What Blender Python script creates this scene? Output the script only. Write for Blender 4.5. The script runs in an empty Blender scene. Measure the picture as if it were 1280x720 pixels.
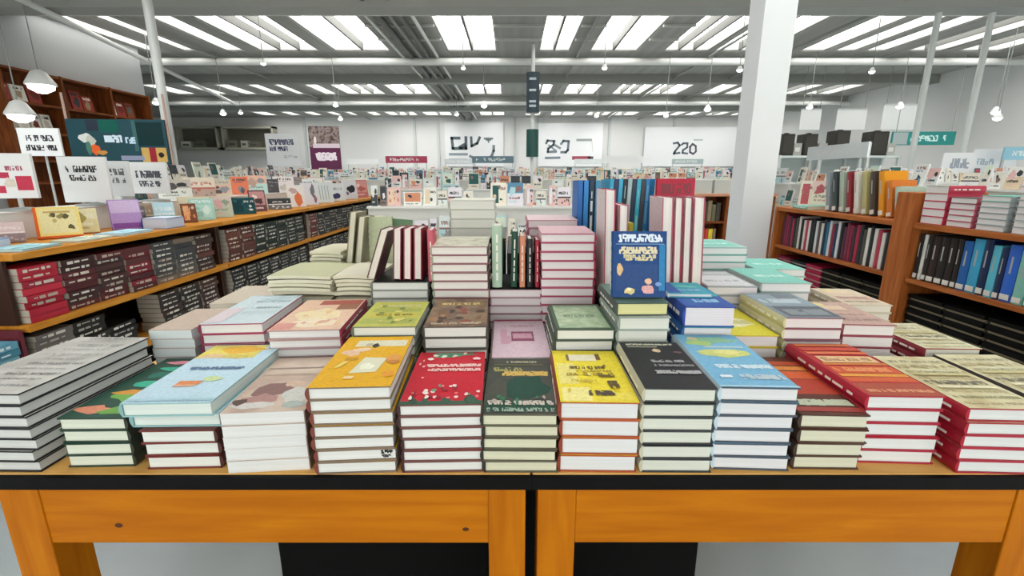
import bpy, math, random
from mathutils import Matrix, Vector, Euler

S = bpy.context.scene
COL = S.collection
RND = random.Random(7)
PI = math.pi
ORD = ["first", "second", "third", "fourth", "fifth", "sixth", "seventh", "eighth", "ninth", "tenth", "eleventh", "twelfth", "thirteenth", "fourteenth", "fifteenth",
       "sixteenth", "seventeenth", "eighteenth", "nineteenth", "twentieth", "twenty-first", "twenty-second", "twenty-third", "twenty-fourth", "twenty-fifth",
       "twenty-sixth", "twenty-seventh", "twenty-eighth", "twenty-ninth", "thirtieth", "thirty-first", "thirty-second", "thirty-third", "thirty-fourth",
       "thirty-fifth", "thirty-sixth", "thirty-seventh", "thirty-eighth", "thirty-ninth", "fortieth"]

# ------------------------------------------------------------------ materials
def lin(h):
    h = h.lstrip('#')
    return tuple(((v / 12.92) if v <= .04045 else ((v + .055) / 1.055) ** 2.4) for v in (int(h[i:i + 2], 16) / 255 for i in (0, 2, 4))) + (1,)

MATS = {}
def M(hexc, rough=.45, spec=.4, emit=0):
    k = (hexc, rough, spec, emit)
    if k in MATS: return MATS[k]
    m = bpy.data.materials.new('paint_' + hexc.strip('#')); m.use_nodes = True
    b = m.node_tree.nodes['Principled BSDF']
    b.inputs['Base Color'].default_value = lin(hexc); b.inputs['Roughness'].default_value = rough
    b.inputs['Specular IOR Level'].default_value = spec
    if emit:
        b.inputs['Emission Color'].default_value = lin(hexc); b.inputs['Emission Strength'].default_value = emit
    MATS[k] = m
    return m

def MN(key, cols, scale=8, stretch=(1, 1, 1), rough=.45, detail=4, bump=0, spec=.4, dist=0):
    """noise through a colour ramp in object space"""
    if key in MATS: return MATS[key]
    m = bpy.data.materials.new(key); m.use_nodes = True
    nt = m.node_tree; b = nt.nodes['Principled BSDF']
    tc = nt.nodes.new('ShaderNodeTexCoord'); mp = nt.nodes.new('ShaderNodeMapping'); n = nt.nodes.new('ShaderNodeTexNoise'); r = nt.nodes.new('ShaderNodeValToRGB')
    mp.inputs['Scale'].default_value = stretch
    n.inputs['Scale'].default_value = scale; n.inputs['Detail'].default_value = detail; n.inputs['Distortion'].default_value = dist
    nt.links.new(tc.outputs['Object'], mp.inputs[0]); nt.links.new(mp.outputs[0], n.inputs['Vector']); nt.links.new(n.outputs[0], r.inputs[0])
    el = r.color_ramp.elements
    k = len(cols)
    for i, c in enumerate(cols):
        p = .3 + .4 * i / max(1, k - 1)
        e = el[i] if i < 2 else el.new(p)
        e.position = p; e.color = lin(c)
    nt.links.new(r.outputs[0], b.inputs['Base Color'])
    b.inputs['Roughness'].default_value = rough; b.inputs['Specular IOR Level'].default_value = spec
    if bump:
        bp = nt.nodes.new('ShaderNodeBump'); bp.inputs['Strength'].default_value = bump; bp.inputs['Distance'].default_value = .002
        nt.links.new(n.outputs[0], bp.inputs['Height']); nt.links.new(bp.outputs[0], b.inputs['Normal'])
    MATS[key] = m
    return m

def MT(hexc):
    """printed paper: the colour with a fine uneven ink texture"""
    h = hexc.lstrip('#'); rgb = [int(h[i:i + 2], 16) for i in (0, 2, 4)]
    f = lambda k: '#%02x%02x%02x' % tuple(max(0, min(255, int(v * k + (k - 1) * 14))) for v in rgb)
    return MN('print_' + h, [f(.95), hexc, f(1.04)], 130, detail=4, rough=.5, spec=.2, dist=.5)

def pages(hexc):
    """paper block: fine sheet lines along the thickness"""
    k = 'paper_' + hexc
    if k in MATS: return MATS[k]
    m = bpy.data.materials.new(k); m.use_nodes = True
    nt = m.node_tree; b = nt.nodes['Principled BSDF']
    tc = nt.nodes.new('ShaderNodeTexCoord'); mp = nt.nodes.new('ShaderNodeMapping'); n = nt.nodes.new('ShaderNodeTexNoise'); r = nt.nodes.new('ShaderNodeValToRGB')
    mp.inputs['Scale'].default_value = (3, 3, 500)
    n.inputs['Scale'].default_value = 1.0; n.inputs['Detail'].default_value = 3
    nt.links.new(tc.outputs['Object'], mp.inputs[0]); nt.links.new(mp.outputs[0], n.inputs['Vector']); nt.links.new(n.outputs[0], r.inputs[0])
    c = lin(hexc)
    r.color_ramp.elements[0].position = .3; r.color_ramp.elements[0].color = tuple(v * .87 for v in c[:3]) + (1,)
    r.color_ramp.elements[1].position = .55; r.color_ramp.elements[1].color = c
    nt.links.new(r.outputs[0], b.inputs['Base Color']); b.inputs['Roughness'].default_value = .8; b.inputs['Specular IOR Level'].default_value = .2
    MATS[k] = m
    return m

def wood(key, c1, c2, c3, axis='x', rough=.4):
    st = {'x': (1.2, 14, 14), 'y': (14, 1.2, 14), 'z': (14, 14, 1.2)}[axis]
    return MN(key + axis, [c1, c2, c3], scale=2.2, stretch=st, rough=.5, detail=6, bump=.08, dist=.6, spec=.15)

PALE = lambda ax: wood('amber_wood', '#a25a02', '#b06604', '#bc7208', ax)
TOPW = lambda ax: wood('table_top_wood', '#e0a858', '#e8b468', '#efc27c', ax)
SHELFW = lambda ax: wood('honey_board', '#b0701c', '#c4832a', '#d29440', ax)
DARKW = lambda ax: wood('brown_wood', '#54290f', '#6c3817', '#7e4722', ax)
REDW = lambda ax: wood('russet_wood', '#8a4a20', '#a35c2c', '#b56c38', ax)

# ------------------------------------------------------------------ mesh builder
class MB:
    def __init__(s): s.v = []; s.f = []; s.m = []; s.mats = []
    def slot(s, m):
        if m not in s.mats: s.mats.append(m)
        return s.mats.index(m)
    def add(s, vs, fs, m):
        k = len(s.v); i = s.slot(m)
        s.v += [tuple(v) for v in vs]
        for f in fs: s.f.append(tuple(a + k for a in f)); s.m.append(i)
        return s
    def box(s, a, b, m, R=None, o=(0, 0, 0)):
        x0, y0, z0 = a; x1, y1, z1 = b
        vs = [(x0, y0, z0), (x1, y0, z0), (x1, y1, z0), (x0, y1, z0), (x0, y0, z1), (x1, y0, z1), (x1, y1, z1), (x0, y1, z1)]
        if R is not None: vs = [tuple(R @ Vector(v) + Vector(o)) for v in vs]
        return s.add(vs, [(0, 3, 2, 1), (4, 5, 6, 7), (0, 1, 5, 4), (1, 2, 6, 5), (2, 3, 7, 6), (3, 0, 4, 7)], m)
    def prism(s, poly, lo, hi, m, ax='z'):
        """poly of 2D points extruded along ax"""
        n = len(poly)
        def P(p, h): return {'z': (p[0], p[1], h), 'y': (p[0], h, p[1]), 'x': (h, p[0], p[1])}[ax]
        vs = [P(p, lo) for p in poly] + [P(p, hi) for p in poly]
        fs = [tuple(range(n))[::-1], tuple(range(n, 2 * n))] + [(i, (i + 1) % n, n + (i + 1) % n, n + i) for i in range(n)]
        return s.add(vs, fs, m)
    def rod(s, a, b, r, m, n=10, r2=None):
        a = Vector(a); b = Vector(b); d = (b - a).normalized()
        u = d.orthogonal().normalized(); w = d.cross(u); r2 = r if r2 is None else r2
        vs = []
        for c, q in ((a, r), (b, r2)):
            vs += [c + (u * math.cos(2 * PI * i / n) + w * math.sin(2 * PI * i / n)) * q for i in range(n)]
        fs = [tuple(range(n))[::-1], tuple(range(n, 2 * n))] + [(i, (i + 1) % n, n + (i + 1) % n, n + i) for i in range(n)]
        return s.add(vs, fs, m)
    def lathe(s, prof, m, n=20, c=(0, 0, 0)):
        vs = []; fs = []
        for r, z in prof:
            vs += [(c[0] + r * math.cos(2 * PI * i / n), c[1] + r * math.sin(2 * PI * i / n), c[2] + z) for i in range(n)]
        for k in range(len(prof) - 1):
            for i in range(n): fs.append((k * n + i, k * n + (i + 1) % n, (k + 1) * n + (i + 1) % n, (k + 1) * n + i))
        fs.append(tuple(range(n))[::-1]); fs.append(tuple(range((len(prof) - 1) * n, len(prof) * n)))
        return s.add(vs, fs, m)
    def mesh(s, name, bevel=0):
        me = bpy.data.meshes.new(name); me.from_pydata(s.v, [], s.f)
        for m in s.mats: me.materials.append(m)
        me.polygons.foreach_set('material_index', s.m)
        me.validate(); me.update()
        return me
    def build(s, name, parent=None, label=None, bevel=0, smooth=False):
        return link(name, s.mesh(name), parent, label, bevel, smooth)

def link(name, me, parent=None, label=None, bevel=0, smooth=False):
    o = bpy.data.objects.new(name, me); COL.objects.link(o)
    if parent: o.parent = parent
    if label: o['label'] = label
    if smooth:
        for p in me.polygons: p.use_smooth = True
    if bevel:
        b = o.modifiers.new('edge', 'BEVEL'); b.width = bevel; b.segments = 2; b.limit_method = 'ANGLE'; b.angle_limit = .7
    return o

def thing(name, label, cat, mat=None, group=None):
    o = bpy.data.objects.new(name, None); COL.objects.link(o); o.empty_display_size = .05
    tag(o, label, cat, group)
    if mat is not None: o.matrix_basis = mat
    return o
def tag(o, label=None, cat=None, group=None, kind=None):
    if label: o['label'] = label
    if cat: o['category'] = cat
    if group: o['group'] = group
    if kind: o['kind'] = kind
    return o
def struct(mb, name, label=None, bevel=0):
    o = mb.build(name, bevel=bevel); return tag(o, label, None, None, 'structure')
def at(x, y, z, yaw=0): return Matrix.Translation((x, y, z)) @ Matrix.Rotation(yaw, 4, 'Z')
def copy_tree(src, label, mat, group=None):
    c = src.copy(); COL.objects.link(c); c.matrix_basis = mat; c['label'] = label
    if group: c['group'] = group
    for ch in src.children:
        d = ch.copy(); COL.objects.link(d); d.parent = c
    return c

# ------------------------------------------------------------------ printed art: flat shapes on a cover, just above its board
SEGS = [((.08, .95), (.9, .95)), ((.08, .5), (.9, .5)), ((.08, .05), (.9, .05)), ((.1, .5), (.1, .95)), ((.1, .05), (.1, .5)), ((.88, .5), (.88, .95)), ((.88, .05), (.88, .5)), ((.15, .9), (.85, .1)), ((.5, .05), (.5, .95))]
class Art:
    """works on a u,v panel spanned by origin o, axes ax, ay (full-length vectors), normal nz"""
    def __init__(s, mb, o, ax, ay, nz):
        s.mb = mb; s.o = Vector(o); s.ax = Vector(ax); s.ay = Vector(ay); s.nz = Vector(nz); s.k = 1
    def poly(s, pts, m):
        h = .00025 + .00012 * s.k; s.k += 1
        vs = [s.o + s.ax * p[0] + s.ay * p[1] + s.nz * h for p in pts]
        s.mb.add(vs, [tuple(range(len(vs)))], m if not isinstance(m, str) else MT(m))
    def rect(s, u0, v0, u1, v1, m): s.poly([(u0, v0), (u1, v0), (u1, v1), (u0, v1)], m); return s
    def blob(s, u, v, ru, rv, m, n=12, rough=.25, seed=1):
        r = random.Random(seed)
        s.poly([(min(.985, max(.015, u + ru * math.cos(2 * PI * i / n) * (1 + rough * r.uniform(-1, 1)))), min(.985, max(.015, v + rv * math.sin(2 * PI * i / n) * (1 + rough * r.uniform(-1, 1))))) for i in range(n)], m); return s
    def text(s, u0, v0, u1, v1, m, n=10, seed=1, w=.2, gaps=True):
        n = int(n * 1.6); w *= .8
        r = random.Random(seed); cw = (u1 - u0) / n
        m = M(m) if isinstance(m, str) else m
        h = .00025 + .00012 * s.k; s.k += 3; q_ = 0
        for i in range(n):
            if gaps and r.random() < .14: continue
            for (a, b) in r.sample(SEGS, r.randint(3, 4)):
                a = Vector((u0 + cw * (i + a[0] * .85), v0 + (v1 - v0) * a[1])); b = Vector((u0 + cw * (i + b[0] * .85), v0 + (v1 - v0) * b[1]))
                q_ = (q_ + 1) % 11; hh = h + q_ * .00003
                A = s.o + s.ax * a.x + s.ay * a.y + s.nz * hh; B = s.o + s.ax * b.x + s.ay * b.y + s.nz * hh
                d = (B - A).normalized(); q = s.nz.cross(d) * (s.ay.length * (v1 - v0) * w * .5)
                s.mb.add([A - q - d * q.length * .5, B - q + d * q.length * .5, B + q + d * q.length * .5, A + q - d * q.length * .5], [(0, 1, 2, 3)], m)
        return s
    def dots(s, n, u0, v0, u1, v1, rad, cols, seed=1, asp=1):
        r = random.Random(seed)
        for i in range(n):
            s.blob(r.uniform(u0, u1), r.uniform(v0, v1), rad * r.uniform(.6, 1.3), rad * asp * r.uniform(.6, 1.3), r.choice(cols), 7, .35, r.random())
            s.k -= .72
        return s

# ------------------------------------------------------------------ books
BD = .003
def book_meshes(w, l, t, edge, spine, page, cover=None, art=None, side=-1, soft=False, spine_art=True):
    """lying book, base centre at the origin, tail edge towards -y, spine on side*x. Returns (cover mesh, page mesh)."""
    b = .0012 if soft else BD
    ov = .0008 if soft else .0035
    edge = M(edge) if isinstance(edge, str) else edge; spine = M(spine) if isinstance(spine, str) else spine
    cover = edge if cover is None else (MT(cover) if isinstance(cover, str) else cover)
    c = MB(); x0, x1, y0, y1 = -w / 2, w / 2, -l / 2, l / 2
    c.box((x0, y0, 0), (x1, y1, b), edge)
    c.box((x0, y0, t - b), (x1, y1, t), edge)
    c.add([(x0, y0, t + .0002), (x1, y0, t + .0002), (x1, y1, t + .0002), (x0, y1, t + .0002)], [(0, 1, 2, 3)], cover)
    # rounded spine
    n = 5; bul = 0 if soft else min(.006, t * .18)
    xs = x0 if side < 0 else x1
    outer = [(xs + side * bul * math.sin(PI * i / n), t * i / n) for i in range(n + 1)]
    inner = [(xs - side * .0025, t * i / n) for i in range(n + 1)][::-1]
    c.prism([(p[0], p[1]) for p in outer + inner], y0, y1, spine, 'y')
    if spine_art == 'foot':
        xa = xs + side * (bul + .0006)
        c.box((min(xa, xa - side * .003), y0 + l * .03, t * .1), (max(xa, xa - side * .003), y0 + l * .13, t * .9), M('#d9d8d2'))
        c.box((min(xa, xa - side * .003), y0 + l * .5, t * .42), (max(xa, xa - side * .003), y0 + l * .8, t * .58), M('#a9aaa6'))
    elif spine_art:
        col = M('#e9e4dc'); xa = xs + side * (bul + .0006)
        r = random.Random(int(w * 9999 + t * 77777))
        yy = y0 + l * .12
        while yy < y1 - l * .2:
            d = l * r.uniform(.05, .16)
            c.box((min(xa, xa - side * .003), yy, t * .42), (max(xa, xa - side * .003), yy + d, t * .6), col); yy += d + l * r.uniform(.02, .06)
    if art: art(Art(c, (x0, y0, t), (w, 0, 0), (0, l, 0), (0, 0, 1)))
    p = MB(); pg = pages(page)
    px0 = x0 + (.0028 if side < 0 else ov); px1 = x1 - (ov if side < 0 else .0028)
    p.box((px0, y0 + ov, b), (px1, y1 - ov, t - b), pg)
    return c.mesh('cover'), p.mesh('page_block')

def make_book(name, label, meshes, mat, cat='book', group=None):
    o = thing(name, label, cat, mat, group)
    link('cover', meshes[0], o); link('page_block', meshes[1], o)
    return o

def a_an(x): return x
LAST = []
def stack(short, where, x, y, z0, yaw, w, l, h, n, edge, spine, page, cover=None, art=None, side=-1, group=None, top_label=None, soft=False, jit=.0025, offs=None, lower=None, name='hardcover_book'):
    """a pile of one title; front (tail) edge centre at x,y"""
    t = h / n - .0003
    me = book_meshes(w, l, t, edge, spine, page, cover, art, side, soft)
    me2 = book_meshes(w, l, t, edge, spine, page, cover, None, side, soft)
    r = random.Random(sum(ord(ch) for ch in short))
    grp = group or f"books piled under the {short}"
    LAST.clear()
    for i in range(n):
        k = n - 1 - i
        a = math.radians(yaw) + r.uniform(-.012, .012)
        dx, dy = r.uniform(-jit, jit), r.uniform(-jit, jit) + (l / 2)
        if offs: dx += offs(i)[0]; dy += offs(i)[1]
        px = x - math.sin(a) * dy + math.cos(a) * dx; py = y + math.cos(a) * dy + math.sin(a) * dx
        mat = at(px, py, z0 + i * (h / n), a)
        if k == 0: lab = top_label or f"{short}, topmost of its pile {where}"
        else: lab = f"{ORD[k]} book down in the pile topped by the {short} {where}"
        if len(lab.split()) > 16: lab = f"{ORD[k]} book down under the {short} {where}"
        if len(lab.replace('-', ' ').split()) > 16: lab = f"{ORD[k]} down under {short} {where}"
        LAST.append(make_book(name, lab, me if k == 0 else me2, mat, 'book', grp))
    return z0 + h

# upright placements
UP_SPINE = Matrix(((0, 0, 1), (1, 0, 0), (0, 1, 0))).to_4x4()          # spine towards -y
UP_PAGES = Matrix(((0, 0, -1), (-1, 0, 0), (0, 1, 0))).to_4x4()        # fore-edge towards -y
UP_FACE = Matrix(((1, 0, 0), (0, 0, -1), (0, 1, 0))).to_4x4()          # front cover towards -y
def upright(kind, w, l, t, x, y, z, yaw=0, lean=0, tilt=0):
    """matrix of a standing book whose lowest corner rests on z. lean: sideways (+ = towards +x), tilt: back (away from the viewer)"""
    R = Matrix.Rotation(yaw, 4, 'Z') @ Matrix.Rotation(lean, 4, 'Y') @ Matrix.Rotation(-tilt, 4, 'X') @ kind
    cs = [R @ Vector((sx * w / 2, sy * l / 2, sz)) for sx in (-1, 1) for sy in (-1, 1) for sz in (0, t)]
    zmin = min(c.z for c in cs)
    ctr = R @ Vector((0, 0, t / 2)); low = R @ Vector((0, -l / 2, t / 2))
    return Matrix.Translation((x - low.x, y - low.y, z - zmin + .0006)) @ R

def one_mesh_book(w, l, t, edge, spine, page, cover=None, art=None, side=-1, soft=True, strip=None, strip2=None, var=0):
    a, b = book_meshes(w, l, t, edge, spine, page, cover, art, side, soft, spine_art=False)
    mb = MB()
    for me in (a, b):
        vs = [v.co[:] for v in me.vertices]; k = len(mb.v); mb.v += vs
        for p in me.polygons: mb.f.append(tuple(i + k for i in p.vertices)); mb.m.append(mb.slot(me.materials[p.material_index]))
    xs = side * w / 2 + side * .0008
    if strip:      # printed title on the spine
        A = Art(mb, (xs, (l / 2 if side < 0 else -l / 2), 0), (0, (-l if side < 0 else l), 0), (0, 0, t), (side, 0, 0))
        rr = random.Random(var * 31 + 7); v = rr.uniform(.08, .2)
        while v < .8:
            d = rr.uniform(.08, .3); hh = rr.choice((.12, .2, .26)); A.rect(v, .5 - hh, min(.92, v + d), .5 + hh * .7, M(strip)); v += d + rr.uniform(.03, .1)
    if strip2:     # price tag / publisher block low on the spine
        mb.box((min(xs, xs - side * .002), -l / 2 + l * .03, t * .08), (max(xs, xs - side * .002), -l / 2 + l * .16, t * .92), M(strip2))
    for me in (a, b): bpy.data.meshes.remove(me)
    return mb.mesh('book')

# ================================================================== ROOM
RX0, RX1, RY0, RY1, RZ = -20.0, 13.0, -7.0, 26.0, 4.4
floor_m = MN('polished_concrete', ['#8f999d', '#a2acb0', '#aeb7ba'], .8, rough=.28, detail=6)
wall_m = MN('white_wall', ['#d6d6d5', '#dadad9', '#dededd'], .25, rough=.7)
ceil_m = MN('grey_deck', ['#9a9994', '#a4a39e', '#aeada8'], .5, stretch=(12, .3, 1), rough=.8)
struct(MB().box((RX0, RY0, -.12), (RX1, RY1, 0), floor_m), 'floor', 'polished pale grey concrete floor of the hall')
struct(MB().box((RX0, RY1, 0), (RX1, RY1 + .2, RZ), wall_m), 'wall_back', 'white wall at the far end of the hall')
struct(MB().box((RX0 - .2, RY0, 0), (RX0, RY1, RZ), wall_m), 'wall_left')
struct(MB().box((RX1, RY0, 0), (RX1 + .2, RY1, RZ), wall_m), 'wall_right')
struct(MB().box((RX0, RY0 - .2, 0), (RX1, RY0, RZ), wall_m), 'wall_front')
struct(MB().box((-9.25, 4.5, 0), (-9.06, 12.35, RZ), M('#a9acad', .7)), 'wall_partition', 'pale partition wall behind the tall bookcase')

# ceiling deck with skylight openings: strips of deck between the openings
COLS = [(-12.6, -11.9, 1), (-11.2, -10.7, 1), (-10.1, -9.6, 1), (-9.0, -8.6, 1), (-8.1, -7.72, 1), (-7.05, -6.6, 1), (-6.2, -4.76, 3), (-4.37, -3.0, 2), (-1.59, -.37, 2), (.66, 1.42, 2),
        (1.92, 3.08, 2), (3.74, 4.85, 3), (5.0, 6.2, 2), (7.1, 7.7, 1), (7.95, 8.45, 1), (8.7, 9.2, 1), (9.75, 10.6, 2), (11.0, 12.0, 2)]
ROWS = [(-4.4, -2.6), (2.3, 5.4), (9.6, 12.6), (15.9, 18.9), (21.7, 25.2)]
ys = [RY0] + [v for r in ROWS for v in r] + [RY1]
deck = MB()
for i in range(0, len(ys), 2): deck.box((RX0, ys[i], RZ), (RX1, ys[i + 1], RZ + .25), ceil_m)
for (y0, y1) in ROWS:
    xs = [RX0] + [v for c in COLS for v in c[:2]] + [RX1]
    for i in range(0, len(xs), 2): deck.box((xs[i], y0, RZ), (xs[i + 1], y1, RZ + .25), ceil_m)
struct(deck, 'ceiling', 'grey roof deck with rows of skylights')
SKYL, FRONT_FILL = 7.2, 4.0
pane_m = M('#f9f6f2', .3, .3, emit=SKYL)
bar_m = M('#b9bcb8', .5)
k = 0
for (y0, y1) in ROWS:
    for (x0, x1, n) in COLS:
        k += 1
        w = struct(MB().box((x0, y0, RZ + .2), (x1, y1, RZ + .22), pane_m), f'window_{k}')
        f = MB(); e = .03
        f.box((x0, y0, RZ + .02), (x0 + e, y1, RZ + .2), bar_m).box((x1 - e, y0, RZ + .02), (x1, y1, RZ + .2), bar_m)
        f.box((x0, y0, RZ + .02), (x1, y0 + e, RZ + .2), bar_m).box((x0, y1 - e, RZ + .02), (x1, y1, RZ + .2), bar_m)
        for j in range(1, n): xx = x0 + (x1 - x0) * j / n; f.box((xx - .025, y0, RZ + .02), (xx + .025, y1, RZ + .2), M('#5c5e5a', .6))
        f.build('window_frame', w)

for j in range(7):  # glowing panes and frames added behind the camera to brighten front faces
    k += 1; x0 = -10 + j * 3.1
    w = struct(MB().box((x0, RY0 + .01, .4), (x0 + 2.8, RY0 + .03, 3.6), M('#f6f5ee', .3, .3, emit=FRONT_FILL)), f'window_{k}')
    MB().box((x0 - .06, RY0 + .001, .34), (x0 + 2.86, RY0 + .06, .4), bar_m).box((x0 - .06, RY0 + .001, 3.6), (x0 + 2.86, RY0 + .06, 3.66), bar_m).box((x0 + 1.37, RY0 + .031, .4), (x0 + 1.43, RY0 + .06, 3.6), bar_m).build('window_frame', w)
# beams and pipes under the deck
beam_m = M('#a3a5a0', .6)
for i, (y0, y1, z0, m) in enumerate([(8.72, 9.12, 4.15, beam_m), (15.3, 15.62, 4.16, M('#8d8f8a', .6)), (13.2, 13.6, 4.26, M('#84867f', .6)), (19.3, 19.6, 4.1, beam_m), (6.0, 6.4, 4.15, beam_m), (.2, .6, 4.15, beam_m), (21.2, 21.5, 4.1, beam_m)]):
    struct(MB().box((RX0, y0, z0), (RX1, y1, RZ), m), f'trim_{i + 1}')
def pipe(a, b, r, m, label):
    tag(MB().rod(a, b, r, m, 12).build('ceiling_pipe', smooth=False), label, 'pipe')
wp = M('#dcdedb', .4); gp = M('#90928e', .5); dp = M('#5f625f', .5)
pipe((RX0, 12.78, 4.2), (RX1, 12.78, 4.2), .085, wp, 'thick white pipe crossing the whole roof before the second skylight row')
pipe((RX0, 9.45, 4.27), (RX1, 9.45, 4.27), .035, wp, 'thin white pipe beside the beam before the largest skylights in view')
pipe((RX0, 19.15, 4.12), (RX1, 19.15, 4.12), .07, wp, 'white pipe crossing the roof behind the second skylight row')
for j, (a, b) in enumerate([(-3.0, -1.59), (-.37, .66), (1.42, 1.92), (3.08, 3.74)]):
    for q, yy in enumerate((10.5, 11.5)):
        struct(MB().box((a, yy - .03, RZ - .05), (b, yy + .03, RZ - .001), M('#b9bbb6', .5)), f'trim_{30 + j * 2 + q}')
for x, r, m, d in [(-2.72, .03, wp, 'outermost white'), (-2.5, .06, dp, 'thick dark'), (-2.28, .04, gp, 'grey'), (-2.08, .05, dp, 'dark'), (-1.86, .035, wp, 'innermost white')]:
    pipe((x, 3, 4.3), (x, 25.9, 4.3), r, m, f'{d} pipe of the bundle running lengthwise beside the central skylights')
for x, d in ((1.62, 'between the two skylight columns right of centre'), (-7.4, 'among the narrow skylights at the left'), (6.6, 'beside the white pillar side of the roof'), (4.9, 'behind the white pillar')):
    pipe((x, 4, 4.28), (x, 25.9, 4.28), .03, gp, f'thin grey lengthwise pipe {d}')
pipe((-7.35, 7.2, 4.05), (-10.5, 19, 4.05), .05, wp, 'slanting pale pipe under the left roof')
# pillar and posts
struct(MB().box((2.09, 4.3, 0), (2.36, 4.57, RZ), M('#dfe3e6', .55)).box((2.06, 4.27, 0), (2.39, 4.6, .14), M('#c4c8ca', .5)), 'pillar', 'square white pillar behind the book tables')
for x, y, r, lab in [(-5.07, 7.25, .062, 'slim white post rising beside the teal banner'), (7.4, 9.0, .05, 'slim grey-white post, left of two beyond the dark boxes'), (8.33, 9.0, .05, 'slim grey-white post, right of two beyond the dark boxes'), (.5, 12.0, .045, 'thin white post carrying the dark sign column over the hall centre')]:
    p = thing('support_post', lab, 'post', at(x, y, 0))
    MB().rod((0, 0, .012), (0, 0, RZ), r, M('#d3d7d6', .45), 14).build('shaft', p, smooth=False)
    MB().box((-r * 1.8, -r * 1.8, 0), (r * 1.8, r * 1.8, .012), M('#b7bbba', .5)).build('base_plate', p)
    if y == 12.0:
        b = MB().rod((0, 0, 2.88), (0, 0, 3.78), .16, M('#2f3d46', .4), 16)
        for zz in (3.0, 3.1, 3.35, 3.6): b.box((-.09, -.168, zz), (.07, -.15, zz + .05), M('#aebac0', .5))
        b.build('upper_banner', p, 'dark slate wrap with pale marks')
        MB().rod((0, 0, 1.86), (0, 0, 2.5), .15, M('#1f4c47', .4), 16).build('lower_banner', p, 'dark green wrap')

# pendant lamps
LAMPS = [(-7.69, 8.2, 2.82, .2), (-7.44, 7.5, 2.28, .18), (-4.9, 10, 3.55, .055), (-1.0, 10.4, 3.55, .05), (1.9, 10.4, 3.55, .06), (4.5, 10, 3.43, .06), (7.12, 10, 3.4, .06), (-8.0, 11.2, 3.0, .08), (-7.4, 12.7, 2.95, .08),
         (-4.5, 12.7, 3.15, .07), (-.73, 13, 3.18, .09), (3.95, 12.7, 2.9, .07), (5.0, 12.7, 3.05, .09), (7.6, 12.7, 3.1, .08), (9.9, 12.7, 3.12, .09), (11.6, 11.9, 2.88, .1), (10.4, 10.6, 2.6, .09), (-1.9, 17, 3.45, .08), (2.9, 17, 3.4, .08), (-9.3, 17, 3.5, .08), (-5.9, 17, 3.3, .08)]
LL = ['wide white shade hanging before the tall left bookcase, upper of the pair', 'wide white shade hanging before the tall left bookcase, lower of the pair'] + [f'small bright white lamp, {ORD[i]} from the left in the nearer row under the roof' for i in range(5)] + \
     [f'small bright lamp, {ORD[i]} from the left in the middle hanging row' for i in range(10)] + [f'tiny bright lamp, {ORD[i]} made out in the farthest hanging row' for i in range(4)]
lm = M('#ffffff', .4, .3, emit=9.0)
for (x, y, z, r), lab in zip(LAMPS, LL):
    p = thing('pendant_lamp', lab, 'lamp', at(x, y, z), 'pendant lamps under the roof')
    MB().rod((0, 0, r * 1.15), (0, 0, RZ - z + .0), .008, M('#8b8f8e', .5), 6).build('cord', p)
    MB().lathe([(.03, r * 1.3), (r * .5, r * 1.1), (r, .25 * r), (r * 1.02, .1 * r), (r * .96, .08 * r)], M('#e6e8e6', .4), 18).build('shade', p, smooth=True); shd = COL.objects[-1] if False else p.children[-1]
    MB().lathe([(r * .2, .35 * r), (r * .85, .1 * r), (r * .8, -.2 * r), (r * .3, -.5 * r)], lm, 16).build('bulb', shd, smooth=True)

# far wall: high openings, panels and signs
def far_shelf(x0, x1, z0, z1, lab):
    p = thing('wall_shelf', lab, 'shelf', at(0, 25.98, 0))
    wm = M('#b7b5a6', .6)
    f = MB().box((x0, -.5, z0), (x1, 0, z0 + .1), wm).box((x0, -.5, z1 - .1), (x1, 0, z1), wm).box((x0, -.5, z0), (x0 + .1, 0, z1), wm).box((x1 - .1, -.5, z0), (x1, 0, z1), wm)
    f.build('frame', p)
    MB().box((x0 + .1, -.03, z0 + .1), (x1 - .1, -.005, z1 - .1), M('#6d6a5f', .7)).build('back_panel', p)
    r = random.Random(x0)
    x = x0 + .2; i = 0
    while x < x1 - .7:
        w = r.uniform(.3, .7); h = r.uniform(.25, .55)
        o = MB().box((0, -.2, 0), (w, .2, h), M(r.choice(['#c9c8ba', '#8d8a7c', '#4c4a44', '#d6d6cc', '#77746a']))).box((w * .2, -.215, h * .3), (w * .8, -.2, h * .6), M('#5d5b52')).build('carton')
        o.matrix_basis = at(x, 25.73, z0 + .101); i += 1
        tag(o, f'{ORD[i - 1]} carton along the {lab}', 'carton', 'cartons on the high wall shelves'); x += w + r.uniform(.05, .4)
far_shelf(-17.5, -15.3, 2.75, 3.9, 'left high shelf on the far wall')
far_shelf(-15.1, -12.4, 2.75, 3.9, 'right high shelf on the far wall')
struct(MB().box((-19.5, 25.93, 2.55), (-11.8, 25.99, 2.7), M('#dfe0d8', .6)), 'trim_8')
for i, x in enumerate((-11.0, -5.2, -3.95, .1, 1.3, 5.1, 8.5)): struct(MB().box((x, 25.9, 0), (x + .12, 25.99, RZ), M('#c2c6c6', .6)), f'trim_{9 + i}')

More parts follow.
